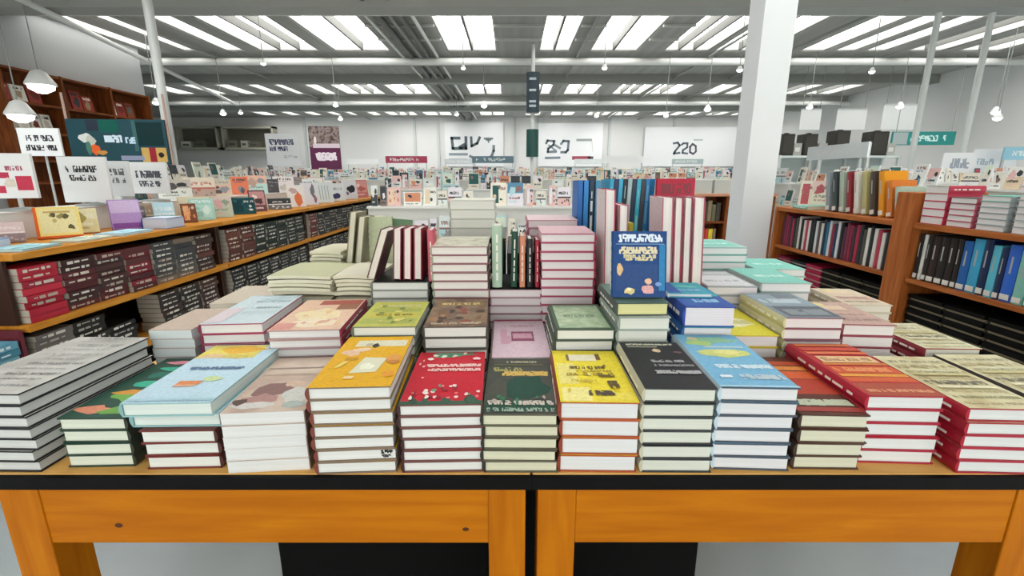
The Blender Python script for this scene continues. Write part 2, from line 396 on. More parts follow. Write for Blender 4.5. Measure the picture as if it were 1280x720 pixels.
def stroke(mb, pts, w, m, y=0, h=.012):
    """flat lettering stroke on an x,z panel"""
    pts = [Vector((p[0], p[1])) for p in pts]
    for a, b in zip(pts, pts[1:]):
        d = (b - a).normalized(); q = Vector((-d.y, d.x)) * w / 2; a2 = a - d * w * .4; b2 = b + d * w * .4
        mb.prism([tuple(a2 - q), tuple(b2 - q), tuple(b2 + q), tuple(a2 + q)], y - h, y, m, 'y')
def wall_sign(x, z, w, h, lab, strokes, x_px):
    p = thing('wall_sign', lab, 'sign', at(x, 25.9, z))
    MB().box((-w / 2, -.03, 0), (w / 2, 0, h), M('#e4e6e8', .5)).build('sign_board', p)
    mb = MB()
    for pts, wd, col in strokes: stroke(mb, pts, wd, M(col, .5), -.031)
    mb.build('lettering', p)
K = .0445 / 12.8
def sg(lst, cx, bz): return [([((px - cx) * K, (bz - py) * K) for px, py in pts], w * K, c) for pts, w, c in lst]
dk = '#56646c'; gr = '#7d888c'
wall_sign(-2.0, 1.9, 3.1, 2.25, 'large white wall sign with grey square and curved letter forms', sg([
    ([(330, 225), (215, 225), (230, 375), (430, 375), (430, 215)], 42, dk), ([(345, 360), (400, 330)], 60, dk), ([(510, 215), (515, 340), (600, 300), (640, 215)], 38, dk),
    ([(715, 232), (830, 232)], 30, gr), ([(745, 250), (800, 250)], 26, gr), ([(768, 262), (776, 285)], 22, gr), ([(490, 490), (560, 525), (740, 525), (820, 490), (850, 410), (852, 340)], 40, gr),
    ([(180, 460), (440, 460)], 36, '#87959a'), ([(180, 545), (425, 545)], 38, '#87959a')], 555, 640), 0)
wall_sign(3.1, 1.9, 3.4, 2.2, 'white wall sign with three grey digits over a red bar', sg([
    ([(190, 300), (210, 260), (310, 270), (300, 320), (220, 380), (215, 425), (340, 420)], 34, '#75828c'), ([(330, 330), (400, 370)], 34, '#87939b'), ([(415, 310), (450, 265), (530, 270), (520, 400), (490, 430), (420, 430)], 34, '#75828c'), ([(230, 330), (330, 400)], 26, '#8a97a0'),
    ([(185, 515), (395, 510)], 34, '#7b8790'), ([(660, 252), (870, 250)], 34, '#9aa19f'), ([(880, 250), (905, 420)], 10, '#c2c6c6'), ([(610, 515), (850, 515)], 52, '#9c4256'), ([(850, 515), (895, 515)], 46, '#5c4a5c')], 560, 640), 0)
wall_sign(9.7, 1.9, 5.4, 2.0, 'wide white wall sign with three blue-grey digits', sg([
    ([(90, 300), (150, 290), (185, 330), (120, 420), (105, 450), (190, 440)], 30, '#5f6f7a'), ([(215, 320), (240, 300), (300, 300), (300, 360), (240, 400), (235, 440), (310, 450)], 28, '#6b7b86'), ([(345, 350), (380, 310), (430, 340), (440, 420), (400, 455), (350, 430), (345, 350)], 28, '#6b7480'),
    ([(400, 250), (520, 250)], 20, '#aeb4b6')], 420, 640), 0)

# ================================================================== LEFT WALL BOOKCASE (tall, brown)
bc = thing('tall_bookcase', 'tall dark brown bookcase full of mixed covers along the left wall', 'bookcase', at(-9.04, 8.5, 0))
dw = DARKW('y')
MB().box((.02, 0, 0), (.05, 3.4, 3.25), DARKW('z')).build('back_panel', bc)
for y in (0, 1.13, 2.26, 3.36): MB().box((.05, y, 0), (.4, y + .05, 3.25), DARKW('z')).build('upright', bc)
for z in (.1, .7, 1.25, 1.65, 2.15, 2.65, 3.2):
    MB().box((.05, .05, z), (.39, 1.13, z + .04), dw).box((.05, 1.18, z), (.39, 2.26, z + .04), dw).box((.05, 2.31, z), (.39, 3.36, z + .04), dw).build('shelf_board', bc)
cc = ['#b9b3a6', '#6e2f24', '#8a4a34', '#d8d4ca', '#3a3a3c', '#a08a6a', '#54706c', '#93392f', '#e4ded2']
i = 0
for z in (2.191, 2.691):
    for (ya, yb) in ((.06, 1.1), (1.2, 2.24), (2.33, 3.34)):
        y = ya + .14
        while y < yb - .1:
            i += 1; w, l = RND.uniform(.18, .26), RND.uniform(.28, .38)
            c1 = RND.choice(cc)
            me = one_mesh_book(w, l, .03, c1, c1, '#e8e4da', c1, lambda A, s=i: (A.blob(.5, .45, .3, .25, RND.choice(cc), 9, .4, s), A.text(.15, .75, .85, .9, RND.choice(['#efe9dc', '#2a2624']), 6, s, .25)))
            o = link('display_book', me); o.matrix_basis = upright(UP_FACE, w, l, .03, -9.04 + .2, 8.5 + y, z, PI / 2, 0, .14)
            tag(o, f"{ORD[i - 1]} face-out book on the upper boards of the tall brown bookcase", 'book', 'face-out books in the tall left bookcase'); y += w + .03

# ================================================================== SIGN BOARDS ON STANDS (left side)
def board_sign(x, y, z0, w, h, yaw, lab, lines, ground=0, red=False):
    p = thing('standing_sign', lab, 'sign', at(x, y, ground, yaw))
    MB().box((-w / 2, -.012, z0 - ground), (w / 2, .012, z0 - ground + h), M('#e3e6e9', .5)).build('sign_board', p)
    mb = MB(); A = Art(mb, (-w / 2, -.0125, z0 - ground), (w, 0, 0), (0, 0, h), (0, -1, 0))
    for (u0, v0, u1, v1, c, n, s) in lines: A.text(u0, v0, u1, v1, c, n, s, .22, True)
    if red:
        A.rect(.1, .45, .5, .58, '#b83350'); A.rect(.62, .18, .95, .5, '#c23652'); A.rect(.15, .12, .38, .28, '#c23652'); A.blob(.5, .35, .12, .12, '#d8cfc4', 9, .3, 3)
    mb.build('lettering', p)
    MB().rod((0, .03, .005), (0, .03, z0 - ground + h * .5), .012, M('#b9bdbd', .4), 8).build('stand_pole', p)
    MB().lathe([(.1, 0), (.1, .012), (.03, .02)], M('#9ba0a0', .4), 16, (0, .03, 0)).build('stand_foot', p)
bl = '#1e2128'
board_sign(-5.3, 5.5, 1.62, .42, .3, .12, 'white sign with two rows of bold black characters before the brown bookcase', [(.14, .54, .85, .74, bl, 8, 1), (.14, .2, .9, .4, bl, 8, 2)])
STEP = 1.0347 + .16
board_sign(-2.98, 2.86, 1.27, .24, .26, .25, 'white sign with red blocks standing at the near end of the left step', [(.45, .62, .8, .72, '#a24a60', 7, 3)], STEP, True)
board_sign(-2.98, 3.36, 1.22, .29, .31, .2, 'tall white sign with two rows of small black characters under the teal banner', [(.15, .66, .8, .8, bl, 8, 4), (.2, .48, .8, .6, bl, 7, 5)], STEP)
board_sign(-2.99, 3.66, 1.25, .16, .26, .15, 'narrow white sign wedged between two wider white signs', [(.2, .6, .8, .78, '#6a6a70', 5, 8), (.25, .38, .8, .52, '#6a6a70', 5, 9)], STEP)
board_sign(-2.98, 3.96, 1.26, .27, .25, .15, 'white sign with grey slanted characters at the right end under the teal banner', [(.15, .5, .85, .72, '#4a4e58', 8, 6), (.2, .22, .8, .4, '#4a4e58', 8, 7)], STEP)
board_sign(-4.7, 10, 1.6, .66, .64, .05, 'square white sign with dark blue characters and a grey bar', [(.12, .66, .85, .82, '#3e3f68', 9, 10), (.12, .46, .7, .6, '#3e3f68', 8, 11), (.5, .26, .95, .32, '#6d7088', 2, 12)])
board_sign(7.55, 8.2, 1.42, .5, .36, -.1, 'pale sign with grey digits over the right-hand shelves', [(.15, .3, .85, .75, '#9aa3b0', 4, 14)])
board_sign(8.35, 8.4, 1.45, .7, .4, -.1, 'second pale sign over the right-hand shelves, beside the sign with digits', [(.1, .35, .5, .6, '#9fb0bc', 4, 15)])
# teal banner with logo
p = thing('hanging_banner', 'dark teal banner with pale lettering and a small orange emblem', 'banner', at(-5.62, 7, 0, .1))
w, h, z0 = 1.3, .62, 1.56
MB().box((-w / 2, -.015, z0), (w / 2, .015, z0 + h), M('#12414c', .45)).build('banner_panel', p)
mb = MB(); A = Art(mb, (-w / 2, -.016, z0), (w, 0, 0), (0, 0, h), (0, -1, 0))
A.rect(.33, .72, .52, .98, '#12594f').rect(.2, .74, .32, .98, '#2a3442').rect(.7, .42, .97, .94, '#0d2f33').rect(.66, .3, .7, .98, '#3f6668')
A.rect(.72, .06, .98, .38, '#c8a45e').rect(.8, .04, .87, .38, '#962433').rect(.5, .1, .74, .2, '#8d93ac').blob(.92, .22, .03, .06, '#2c2320', 10, .1, 2)
A.blob(.17, .58, .06, .1, '#d3d8d6', 10, .3, 5).blob(.22, .52, .05, .12, '#b9bdb4', 9, .3, 6).blob(.25, .34, .06, .12, '#e2622c', 8, .25, 7).blob(.32, .27, .06, .05, '#c08a44', 8, .25, 8).blob(.19, .36, .03, .16, '#4c7a6a', 8, .2, 9)
A.text(.36, .5, .54, .64, '#cfe0ee', 4, 21, .4, False).text(.58, .48, .68, .6, '#bcd4e6', 2, 22, .4, False)
mb.build('lettering', p)
for sx in (-.66, .66): MB().rod((sx, .03, .004), (sx, .03, z0 + h + .35), .016, M('#b99c90', .5), 8).build('pole', p)
# purple poster
p = thing('hanging_poster', 'purple poster with a dark photograph above a white word', 'poster', at(-4.6, 12, 0, .03))
w, h, z0 = .74, 1.02, 1.56
MB().box((-w / 2, -.012, z0), (w / 2, .012, z0 + h), M('#5c2048', .5)).build('poster_panel', p)
mb = MB(); A = Art(mb, (-w / 2, -.013, z0), (w, 0, 0), (0, 0, h), (0, -1, 0))
A.rect(.0, .52, 1, 1, MN('dark_photo', ['#2c242c', '#5a4a46', '#9a8a86', '#3a2c40'], 9)).rect(.12, .5, 1, .6, '#d9cad4').blob(.2, .68, .05, .1, '#e8dcd6', 8, .2, 3).text(.2, .22, .85, .38, '#f0e6ee', 6, 31, .42, False)
mb.build('print', p)
MB().rod((0, .025, .004), (0, .025, z0 + h * .6), .018, M('#8b8f8e', .5), 8).build('stand_pole', p)
# teal sign at the right
p = thing('hanging_sign', 'teal green sign hung high beyond the right-hand shelves', 'sign', at(10.9, 13, 2.2, -.06))
MB().box((-.8, -.02, 0), (.8, .02, .34), M('#23807c', .5)).build('sign_board', p)
mb = MB(); A = Art(mb, (-.8, -.021, 0), (1.6, 0, 0), (0, 0, .34), (0, -1, 0)); A.rect(.02, .05, .25, .95, '#9aa6a6').text(.3, .3, .9, .7, '#bfe0dc', 9, 41, .3); mb.build('lettering', p)
for sx in (-.7, .7): MB().rod((sx, 0, .34), (sx, 0, RZ - 2.2), .01, M('#8b8f8e', .5), 6).build('wire', p)

for i, (x, w, h) in enumerate([(8.05, .55, .5), (9.15, .8, .5), (10.45, .95, .62)]):
    p = thing('hanging_banner', f"plain pale banner hung high beyond the pillar, {ORD[i]} from it", 'banner', at(x, 13.35, 2.62), 'plain banners hung beyond the pillar')
    MB().box((-w / 2, -.015, 0), (w / 2, .015, h), M('#d3d6d6', .5)).box((-w / 2, -.02, h), (w / 2, .02, h + .04), M('#b0b4b4', .5)).build('panel_sheet', p)
    for sx in (-.42, .42): MB().rod((sx * w, 0, h + .04), (sx * w, 0, RZ - 2.62), .008, M('#8b8f8e', .5), 6).build('wire', p)
# ledge of dark boxes at right
p = thing('storage_gantry', 'tall grey-white shelving rack carrying dark cases beyond the pillar', 'rack', at(6.6, 12.0, 0))
for x in (0, 1.0, 2.0, 2.95): MB().box((x, 0, 0), (x + .06, .06, 1.9), M('#c9cdcd', .5)).box((x, .54, 0), (x + .06, .6, 1.9), M('#c9cdcd', .5)).build('frame_upright', p)
for z in (.5, 1.2, 1.84): MB().box((0, -.01, z), (3.0, .61, z + .05), M('#cfd8d6', .5)).build('shelf_board', p)
MB().box((0, .6, .02), (3.0, .62, 1.84), M('#b4bcbb', .6)).build('back_panel', p)
for i, (x, w, h) in enumerate([(.1, .3, .52), (.65, .32, .52), (1.4, .36, .6), (2.3, .42, .58)]):
    o = MB().box((0, 0, 0), (w, .35, h), M('#2c2b28', .5)).box((w * .1, -.012, h * .1), (w * .9, 0, h * .9), M('#3a3833', .6)).box((w * .35, .1, h), (w * .65, .16, h + .03), M('#22211f', .5)).build('equipment_case')
    o.matrix_basis = at(6.6 + x, 12.12, 1.891); tag(o, f'dark upright case, {ORD[i]} from the pillar on top of the grey rack', 'case', 'dark cases on the rack')
for i, x in enumerate((.42, 1.05, 1.85, 2.75)):
    o = MB().box((0, 0, 0), (.2 if i != 2 else .35, .3, .3), M('#a2a49d', .6)).box((.03, -.008, .1), (.15, 0, .2), M('#d0d2cc')).build('grey_carton')
    o.matrix_basis = at(6.6 + x, 12.15, 1.891); tag(o, f'low grey carton, {ORD[i]} along the top of the grey rack', 'carton', 'cartons on the rack')

# ================================================================== BOOK TABLES
def table(name, x0, x1, lab, legs):
    y0, y1 = .869, 2.5
    p = thing(name, lab, 'table', at((x0 + x1) / 2, y0, 0)); cx = (x0 + x1) / 2; a, b = x0 - cx, x1 - cx
    MB().box((a + .002, .012, .751), (b - .002, y1 - y0, .78), TOPW('x')).build('table_top', p, bevel=.002)
    MB().box((a, 0, .75), (b, .0119, .7785), M('#050506', .6, .15)).build('edge_band', p, 'black edging strip')
    for (l0, l1) in legs:
        for (ya, yb) in ((.004, .094), (y1 - y0 - .094, y1 - y0 - .004)):
            MB().box((l0 - cx, ya, 0), (l1 - cx, yb, .7499), PALE('z')).build('leg', p, bevel=.003)
    la, lb = legs[0][1] - cx, legs[1][0] - cx
    f = MB().box((la, .008, .61), (lb, .034, .7499), PALE('x'))
    for kx, kz, kr in ([(.155, .655, .006), (lb - la - .05, .645, .005)] if x0 < -.5 else []):
        f.prism([(la + kx + kr * 1.5 * math.cos(q * PI / 5), kz + kr * math.sin(q * PI / 5)) for q in range(10)], .0072, .0081, M('#4e2507', .6), 'y')
    f.build('front_apron', p, bevel=.002)
    MB().box((la, y1 - y0 - .034, .61), (lb, y1 - y0 - .008, .7499), PALE('x')).build('rear_apron', p)
    for (l0, l1) in legs: MB().box((l0 - cx + .03, .095, .61), (l0 - cx + .055, y1 - y0 - .095, .7499), PALE('y')).build('side_apron', p)
    return p
table('display_table', -1.235, .0415, 'amber wooden table with black edging under the left half of the books', [(-1.104, -1.017), (-.0517, .0293)])
table('display_table', .0425, 1.33, 'amber wooden table with black edging under the right half of the books', [(.0552, .138), (1.086, 1.172)])
TB = .7802
p = thing('shade_block', 'black block added to stand for the shade under the joined tables', 'shade block', at(-.06, 1.16, 0))  # added block, its black imitates the deep shade below the tables
MB().box((-.63, 0, .03), (.61, .9, .55), M('#0a0a0b', .8, .1)).build('shade_block_body', p, bevel=.01)
MB().box((-.64, -.01, .5502), (.62, .91, .59), M('#0c0c0d', .8, .1)).build('shade_block_top', p, bevel=.006)
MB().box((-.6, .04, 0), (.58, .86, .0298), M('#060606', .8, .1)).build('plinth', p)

FR, SR, TR = 'in the front row', 'in the second row', 'in the third row'
# ---- covers (u left-right, v from the edge facing the aisle to the back)
def c_sketch(A):
    for i, v in enumerate((.1, .2, .27, .36, .44, .52, .6, .7, .78, .86, .92)):
        A.text(.22 + .05 * (i % 3), v, .95 - .07 * (i % 2), v + (.022 if i % 2 else .034), '#6a6b6b' if i % 3 else '#8d8d8f', 16, i + 3, .16)
    A.blob(.1, .1, .1, .06, '#b9968c', 9, .35, 4).blob(.32, .08, .1, .04, '#55524e', 9, .5, 5).blob(.45, .05, .06, .02, '#4b4744', 8, .4, 6)
def c_jungle(A):
    A.blob(.3, .12, .3, .05, '#d88a6c', 9, .4, 2).blob(.7, .1, .22, .06, '#6da548', 9, .4, 3).blob(.55, .3, .3, .07, '#6fae4f', 9, .4, 4).blob(.4, .36, .22, .04, '#d99a3c', 8, .3, 5)
    A.blob(.5, .5, .3, .05, '#35b393', 9, .4, 6).blob(.45, .66, .3, .06, '#17705f', 9, .4, 7).blob(.5, .78, .25, .04, '#2aa98a', 8, .4, 8).blob(.4, .9, .25, .04, '#d88c9c', 8, .4, 9)
def c_sky(A):
    A.rect(.0, .72, .8, .99, '#e6d76a').blob(.5, .9, .3, .08, '#e8b640', 10, .3, 2).blob(.25, .76, .2, .05, '#e2c39a', 9, .3, 3).blob(.55, .75, .2, .04, '#d8c766', 9, .3, 4)
    A.text(.18, .5, .86, .545, '#4a6c92', 14, 5, .4, False); A.rect(.3, .25, .58, .31, '#dd8a56').blob(.65, .34, .12, .04, '#c8dca4', 9, .3, 6).rect(.3, .22, .55, .25, '#e2b08c').rect(.02, .02, .98, .05, '#a9cddc')
def c_flowers(A):
    A.blob(.4, .35, .26, .13, '#8b6a66', 12, .25, 2).blob(.35, .2, .22, .08, '#b08884', 11, .3, 3).blob(.75, .25, .2, .12, '#cfd0ca', 10, .35, 4).blob(.3, .1, .25, .05, '#d5d2ce', 10, .3, 5).blob(.8, .1, .16, .05, '#aebcb6', 9, .3, 6).blob(.6, .45, .16, .05, '#d8bda8', 9, .3, 7)
    A.rect(.05, .62, .95, .65, '#c6b2a0').rect(.05, .75, .95, .77, '#a8968a').blob(.12, .16, .1, .05, '#5c4840', 8, .4, 8)
def c_mustard(A):
    A.rect(.2, .76, .95, .9, '#dcd9c0').blob(.5, .78, .05, .05, '#2d2a22', 9, .2, 2).blob(.4, .8, .06, .04, '#b9b59a', 8, .3, 3).blob(.22, .62, .14, .06, '#e8c2a2', 9, .3, 4).blob(.35, .68, .12, .04, '#ecd0b8', 9, .3, 5)
    A.poly([(.38, .22), (.72, .24), (.78, .5), (.46, .52)], M('#dcdcc0')); A.blob(.56, .34, .1, .06, '#eef0da', 8, .3, 6); A.rect(.2, .46, .38, .52, '#c99412')
    A.blob(.86, .5, .12, .07, '#dd9b4c', 10, .3, 7).blob(.9, .42, .1, .04, '#c98238', 8, .3, 8).blob(.9, .2, .08, .06, '#e59a28', 8, .3, 9).rect(.36, .12, .48, .17, '#efd39a').poly([(.14, .32), (.2, .32), (.28, .44), (.21, .44)], M('#ecd56e'))
def c_red(A):
    A.rect(0, 0, 1, .055, '#355a48').dots(9, .1, .02, .95, .1, .05, ['#355a48', '#2c4a3c'], 3)
    A.blob(.5, .93, .3, .06, '#5f9c7e', 11, .4, 2).dots(8, .25, .88, .8, .98, .04, ['#dfe6d8', '#4c8a68', '#e6dcc8'], 4)
    A.text(.18, .66, .95, .715, '#f0c9c4', 13, 5, .32, False).text(.26, .57, .95, .62, '#f0c9c4', 12, 6, .32, False)
    A.dots(26, .06, .08, .95, .3, .03, ['#efd9d6', '#e8737c', '#6d9a78', '#f2e6de', '#8c1f30'], 7, 1.0).dots(6, .05, .35, .3, .8, .02, ['#f0b3ae'], 8).blob(.2, .82, .05, .03, '#f0e2dc', 8, .3, 9).blob(.88, .82, .06, .03, '#ecd0d0', 8, .3, 10)
def c_forest(A):
    A.blob(.62, .42, .34, .22, '#1f4a3e', 12, .25, 2).blob(.2, .4, .14, .2, '#4f5148', 10, .3, 3).rect(.03, .05, .97, .2, '#24503f')
    A.text(.25, .64, .95, .72, '#d9b75c', 9, 4, .34, False).text(.1, .72, .6, .8, '#a8a05c', 7, 5, .2).text(.3, .9, .8, .94, '#b9b49a', 10, 6, .25).rect(.1, .85, .9, .862, '#8f8a60')
    A.text(.06, .13, .96, .19, '#cfc6bc', 14, 7, .3).text(.06, .03, .96, .08, '#9bb3a2', 14, 8, .25).dots(8, .05, .1, .95, .26, .03, ['#3f7a5c', '#b9b3aa'], 9)
def c_yellow(A):
    A.rect(.04, .3, .3, .7, '#f0e486').rect(.04, .02, .42, .24, '#f2e898').rect(.5, .04, .95, .16, '#f0de58')
    A.rect(.24, .76, .66, .9, '#ece6ca').rect(.2, .76, .245, .9, '#8c7444').rect(.66, .78, .73, .92, '#7a5a22')
    A.text(.22, .585, .75, .64, '#6d5a1c', 9, 3, .24).text(.3, .52, .82, .56, '#b09a34', 10, 4, .2).text(.12, .45, .6, .5, '#a8952c', 9, 14, .2).text(.6, .42, .82, .49, '#6f5a20', 4, 5, .25)
    A.text(.4, .1, .72, .17, '#4a3a30', 5, 6, .3).text(.7, .22, .82, .34, '#5c4a1e', 2, 7, .25).text(.2, .32, .55, .36, '#c9b23c', 9, 8, .2).dots(8, .1, .1, .9, .7, .02, ['#d9c23a', '#8c7430', '#f6eeb0'], 9)
def c_black(A):
    A.text(.1, .92, .9, .955, '#c9c9b6', 12, 2, .4, False).rect(.1, .86, .6, .885, '#a8aa94').blob(.55, .78, .07, .045, '#e0c6a4', 10, .15, 3).blob(.88, .74, .07, .02, '#7c5654', 9, .3, 4)
    A.text(.35, .5, .85, .55, '#9b9da0', 10, 5, .32).text(.35, .41, .95, .45, '#85888b', 12, 6, .32).text(.3, .26, .96, .32, '#a9abad', 13, 7, .34, False)
def c_blue(A):
    A.blob(.5, .86, .4, .08, '#8cc29c', 12, .3, 2).blob(.3, .8, .2, .06, '#a8c878', 10, .3, 3).blob(.25, .9, .08, .04, '#d8c69a', 8, .3, 4).blob(.5, .58, .38, .08, '#cfd67e', 12, .2, 5).blob(.55, .6, .2, .045, '#e4e08e', 9, .2, 6).rect(.3, .7, .9, .72, '#cfe0d6')
    A.text(.2, .3, .95, .36, '#cfe4f0', 12, 7, .34).text(.4, .12, .95, .19, '#b9cdd8', 9, 8, .3).rect(.12, .14, .28, .18, '#dfeaf2').rect(0, 0, 1, .02, '#b9dbe8')
def c_ember(A):
    A.rect(0, .3, 1, .55, '#b03a22').rect(0, .56, 1, .7, '#cf5a24').rect(0, .72, 1, .8, '#d9863a').rect(0, .82, 1, .9, '#b84a28').text(.05, .13, .95, .21, '#b9c2a8', 12, 3, .36, False).rect(0, .04, 1, .1, '#9e3c34').blob(.3, .55, .16, .05, '#e2a04a', 8, .4, 4)
def c_fire(A):
    A.rect(.04, 0, 1, .2, '#a94a34').text(.1, .06, .95, .1, '#d8926a', 14, 3, .3).rect(.05, .22, 1, .3, '#cf5a2c').rect(.05, .31, 1, .36, '#e09a3a').rect(.05, .37, 1, .5, '#d05430').text(.1, .4, .9, .47, '#e08a48', 10, 4, .3).rect(.05, .52, 1, .56, '#cf7a3a').rect(.1, .57, .95, .7, '#e0bf8a').text(.15, .6, .9, .67, '#b07a5a', 9, 5, .22)
    A.rect(.05, .74, 1, .8, '#d86a44').rect(.05, .82, 1, .9, '#c84838').rect(.05, .92, .95, .98, '#dd7a48')
def c_cream(A):
    for i, v in enumerate((.06, .16, .26, .4, .5, .62, .72, .84)):
        A.text(.08, v, .94, v + (.07 if i in (3, 6) else .04), ['#a08d62', '#8a8a5c', '#b0a274', '#6f6a56'][i % 4], 12, i + 5, .2)
    A.rect(.1, .32, .9, .36, '#e4dfc0').rect(.08, .56, .92, .6, '#c9c08e')
def c_field(A):
    A.rect(.05, .1, .95, .3, '#a8b058').rect(.1, .36, .9, .5, '#c8bb48').rect(.1, .55, .95, .7, '#a4ab52').text(.2, .4, .85, .47, '#7e7a34', 9, 3, .25).text(.15, .75, .9, .85, '#c9c684', 9, 4, .25).dots(10, .08, .05, .9, .9, .05, ['#7f8f4a', '#d9cf7a'], 5)
def c_brown(A):
    A.rect(.08, .72, .92, .86, '#8a7248').text(.15, .75, .85, .83, '#c9b27a', 8, 3, .25).dots(16, .08, .1, .92, .65, .07, ['#7a5a3c', '#a07a58', '#4a3a34', '#8c4a3a'], 4).text(.1, .06, .9, .12, '#b9a78c', 12, 5, .3)
def c_peach(A):
    A.rect(.3, .8, .98, .97, '#a8544a').rect(.65, .62, .98, .8, '#9a6a50').blob(.5, .45, .34, .2, '#ead9b0', 12, .25, 3).blob(.55, .2, .36, .12, '#ecdcc2', 11, .3, 4).rect(.02, .02, .3, .2, '#d89a90').dots(8, .1, .1, .9, .7, .05, ['#e6c28e', '#d9a890'], 5)
def c_paleblue(A):
    A.text(.3, .7, .95, .78, '#9fb6bc', 10, 3, .2).text(.4, .48, .95, .54, '#a2b4b8', 11, 4, .2).rect(.35, .3, .95, .4, '#c2d4d8').blob(.6, .85, .25, .06, '#b4ced6', 9, .3, 5).rect(.02, .04, .3, .5, '#d9cdd4')
def c_pink(A):
    A.rect(.34, .38, .76, .64, '#9a5874').text(.38, .45, .72, .58, '#d9a8bc', 6, 3, .25, False).text(.2, .78, .8, .82, '#c98aa4', 9, 4, .25).text(.16, .3, .3, .7, '#d8a8be', 2, 5, .1).rect(0, .96, 1, 1, '#b03a5c')
def c_sage(A):
    A.rect(.06, .06, .94, .94, MN('sage_print', ['#8fae8a', '#a8bf9c', '#c2cfb4'], 40)).text(.2, .45, .8, .55, '#7a9474', 9, 3, .2).rect(.12, .86, .88, .9, '#8aa284')
def c_frost(A):
    A.rect(.05, .05, .95, .7, '#d3d8dc').text(.15, .3, .85, .4, '#9aa3aa', 8, 3, .22).rect(.05, .74, .95, .95, '#c3c9cc')
def c_royal(A):
    A.text(.1, .84, .92, .95, '#d9e4f0', 7, 3, .3, False).rect(.05, .8, .95, .81, '#7fa2c8').text(.12, .66, .82, .76, '#d8cfae', 8, 4, .34, False).text(.2, .56, .8, .64, '#cfc69c', 7, 5, .34, False)
    A.rect(.06, .1, .84, .5, '#2a4a80').rect(.86, .1, .97, .8, '#2f7fb4').blob(.12, .42, .06, .09, '#d9b88a', 9, .3, 6).blob(.3, .1, .12, .05, '#d9c78a', 10, .35, 7).blob(.66, .12, .13, .08, '#dba8a8', 10, .35, 8).blob(.66, .24, .07, .05, '#e0b89a', 8, .3, 9).blob(.85, .2, .06, .03, '#7f9fd8', 7, .3, 10).blob(.3, .12, .05, .025, '#f0e6c0', 7, .3, 11)
def c_ocean(A):
    A.rect(.3, .5, .98, .95, '#37a3ad').text(.15, .2, .8, .35, '#7fb2d8', 8, 3, .3).rect(.02, .02, .3, .95, '#2b5aa8').blob(.6, .6, .25, .1, '#6cc2c0', 9, .3, 4)
def c_lemon(A):
    A.blob(.5, .45, .36, .16, '#eceac4', 12, .25, 3).text(.2, .38, .8, .52, '#d0cf8a', 6, 4, .25).rect(.1, .08, .9, .12, '#dfd64c').blob(.2, .5, .05, .1, '#f4f2dc', 8, .3, 5)
def c_slate(A):
    A.rect(.1, .04, .98, .42, '#5c646e').rect(.02, .44, .98, .96, '#8fa2ae').text(.2, .1, .9, .3, '#7d8890', 9, 3, .25).text(.1, .55, .85, .72, '#b7c6ce', 8, 4, .25).rect(.5, .76, .95, .94, '#74808a')
def c_blush(A):
    A.text(.1, .15, .9, .22, '#8c706a', 11, 3, .25).rect(.08, .3, .92, .5, '#c9aa9e').rect(.1, .6, .7, .8, '#d8c2a8').blob(.3, .85, .12, .08, '#d8cf8a', 8, .3, 4).text(.15, .36, .85, .45, '#a4847a', 9, 5, .22)
def c_grey(A):
    A.text(.15, .5, .85, .58, '#7e7c7a', 9, 3, .2).rect(.05, .75, .95, .92, '#c3bdb8')
def c_teal(A):
    A.rect(.05, .1, .95, .9, '#7fc8ba').text(.2, .4, .8, .52, '#bfe4dc', 8, 3, .25)

W = '#dcdcd8'
# ---- front row, left to right
stack('black-edged grey sketch cover', FR, -1.108, .885, TB, -1.2, .195, .345, .187, 7, '#15171c', '#15171c', '#c9cccb', MN('sketch_print', ['#aaa9a4', '#bebdb8', '#cdccc8'], 14, spec=.2), c_sketch, side=-1, jit=.005)
stack('dark green jungle cover', FR, -.897, .905, TB, 1.5, .142, .335, .119, 4, '#223a2c', '#2a3026', '#d0d6c8', '#1d4a3c', c_jungle, side=1)
zt = stack('brown-edged plain cover', 'below the light blue book', -.712, .899, TB, 2, .158, .33, .094, 3, '#6e2a24', '#4a2420', '#d8dcd8', side=1)
stack('light blue cover with yellow top', FR, -.727, .897, zt + .0005, 1.7, .186, .345, .064, 2, '#8fb8bc', '#7fa8ac', '#d2dcd8', '#bfdcec', c_sky, offs=lambda i: (.006 * (1 - i), .012 * (1 - i)))
stack('beige floral photo cover', FR, -.522, .891, TB, 4.5, .172, .305, .139, 5, '#cfccc8', '#7a6a5e', '#d6d8d8', MN('floral_print', ['#b49a8c', '#c9b4a4', '#d6c6b6'], 12), c_flowers, side=1, soft=True)
stack('mustard yellow cover', FR, -.332, .882, TB, 3.2, .168, .308, .202, 7, '#7c6a58', '#7a3a2e', '#d8dad8', '#e4ae06', c_mustard)
pgb = LAST[1].children[1]
st = MB(); A = Art(st, (.05, -.154 + .0035 - .0004, .0055), (.026, 0, 0), (0, 0, .018), (0, -1, 0)); A.text(0, .55, 1, .95, '#16161a', 2, 3, .5, False).text(.1, .05, .8, .35, '#16161a', 3, 5, .5, False)
st.build('page_stamp', pgb, 'small black stamp on the page edge')
stack('red cover with pale title', FR, -.147, .885, TB, 1.8, .172, .295, .161, 6, '#6d4440', '#3c1c1c', '#d8dad8', '#c8142f', c_red)
stack('dark green cover with gold title', FR, .018, .885, TB, -.4, .158, .302, .139, 5, '#5c5848', '#2c2c26', '#ccccb4', MN('forest_print', ['#2a332c', '#3c423a', '#4a4a42'], 18), c_forest)
stack('bright yellow cover', FR, .185, .888, TB, -1.2, .165, .294, .163, 4, '#a8502a', '#8a3a24', '#d6d8da', '#efdc3c', c_yellow)
stack('charcoal cover with grey text', FR, .350, .888, TB, -.8, .150, .275, .194, 6, '#33383a', '#b9b7a2', '#ced2c8', '#191c1f', c_black)
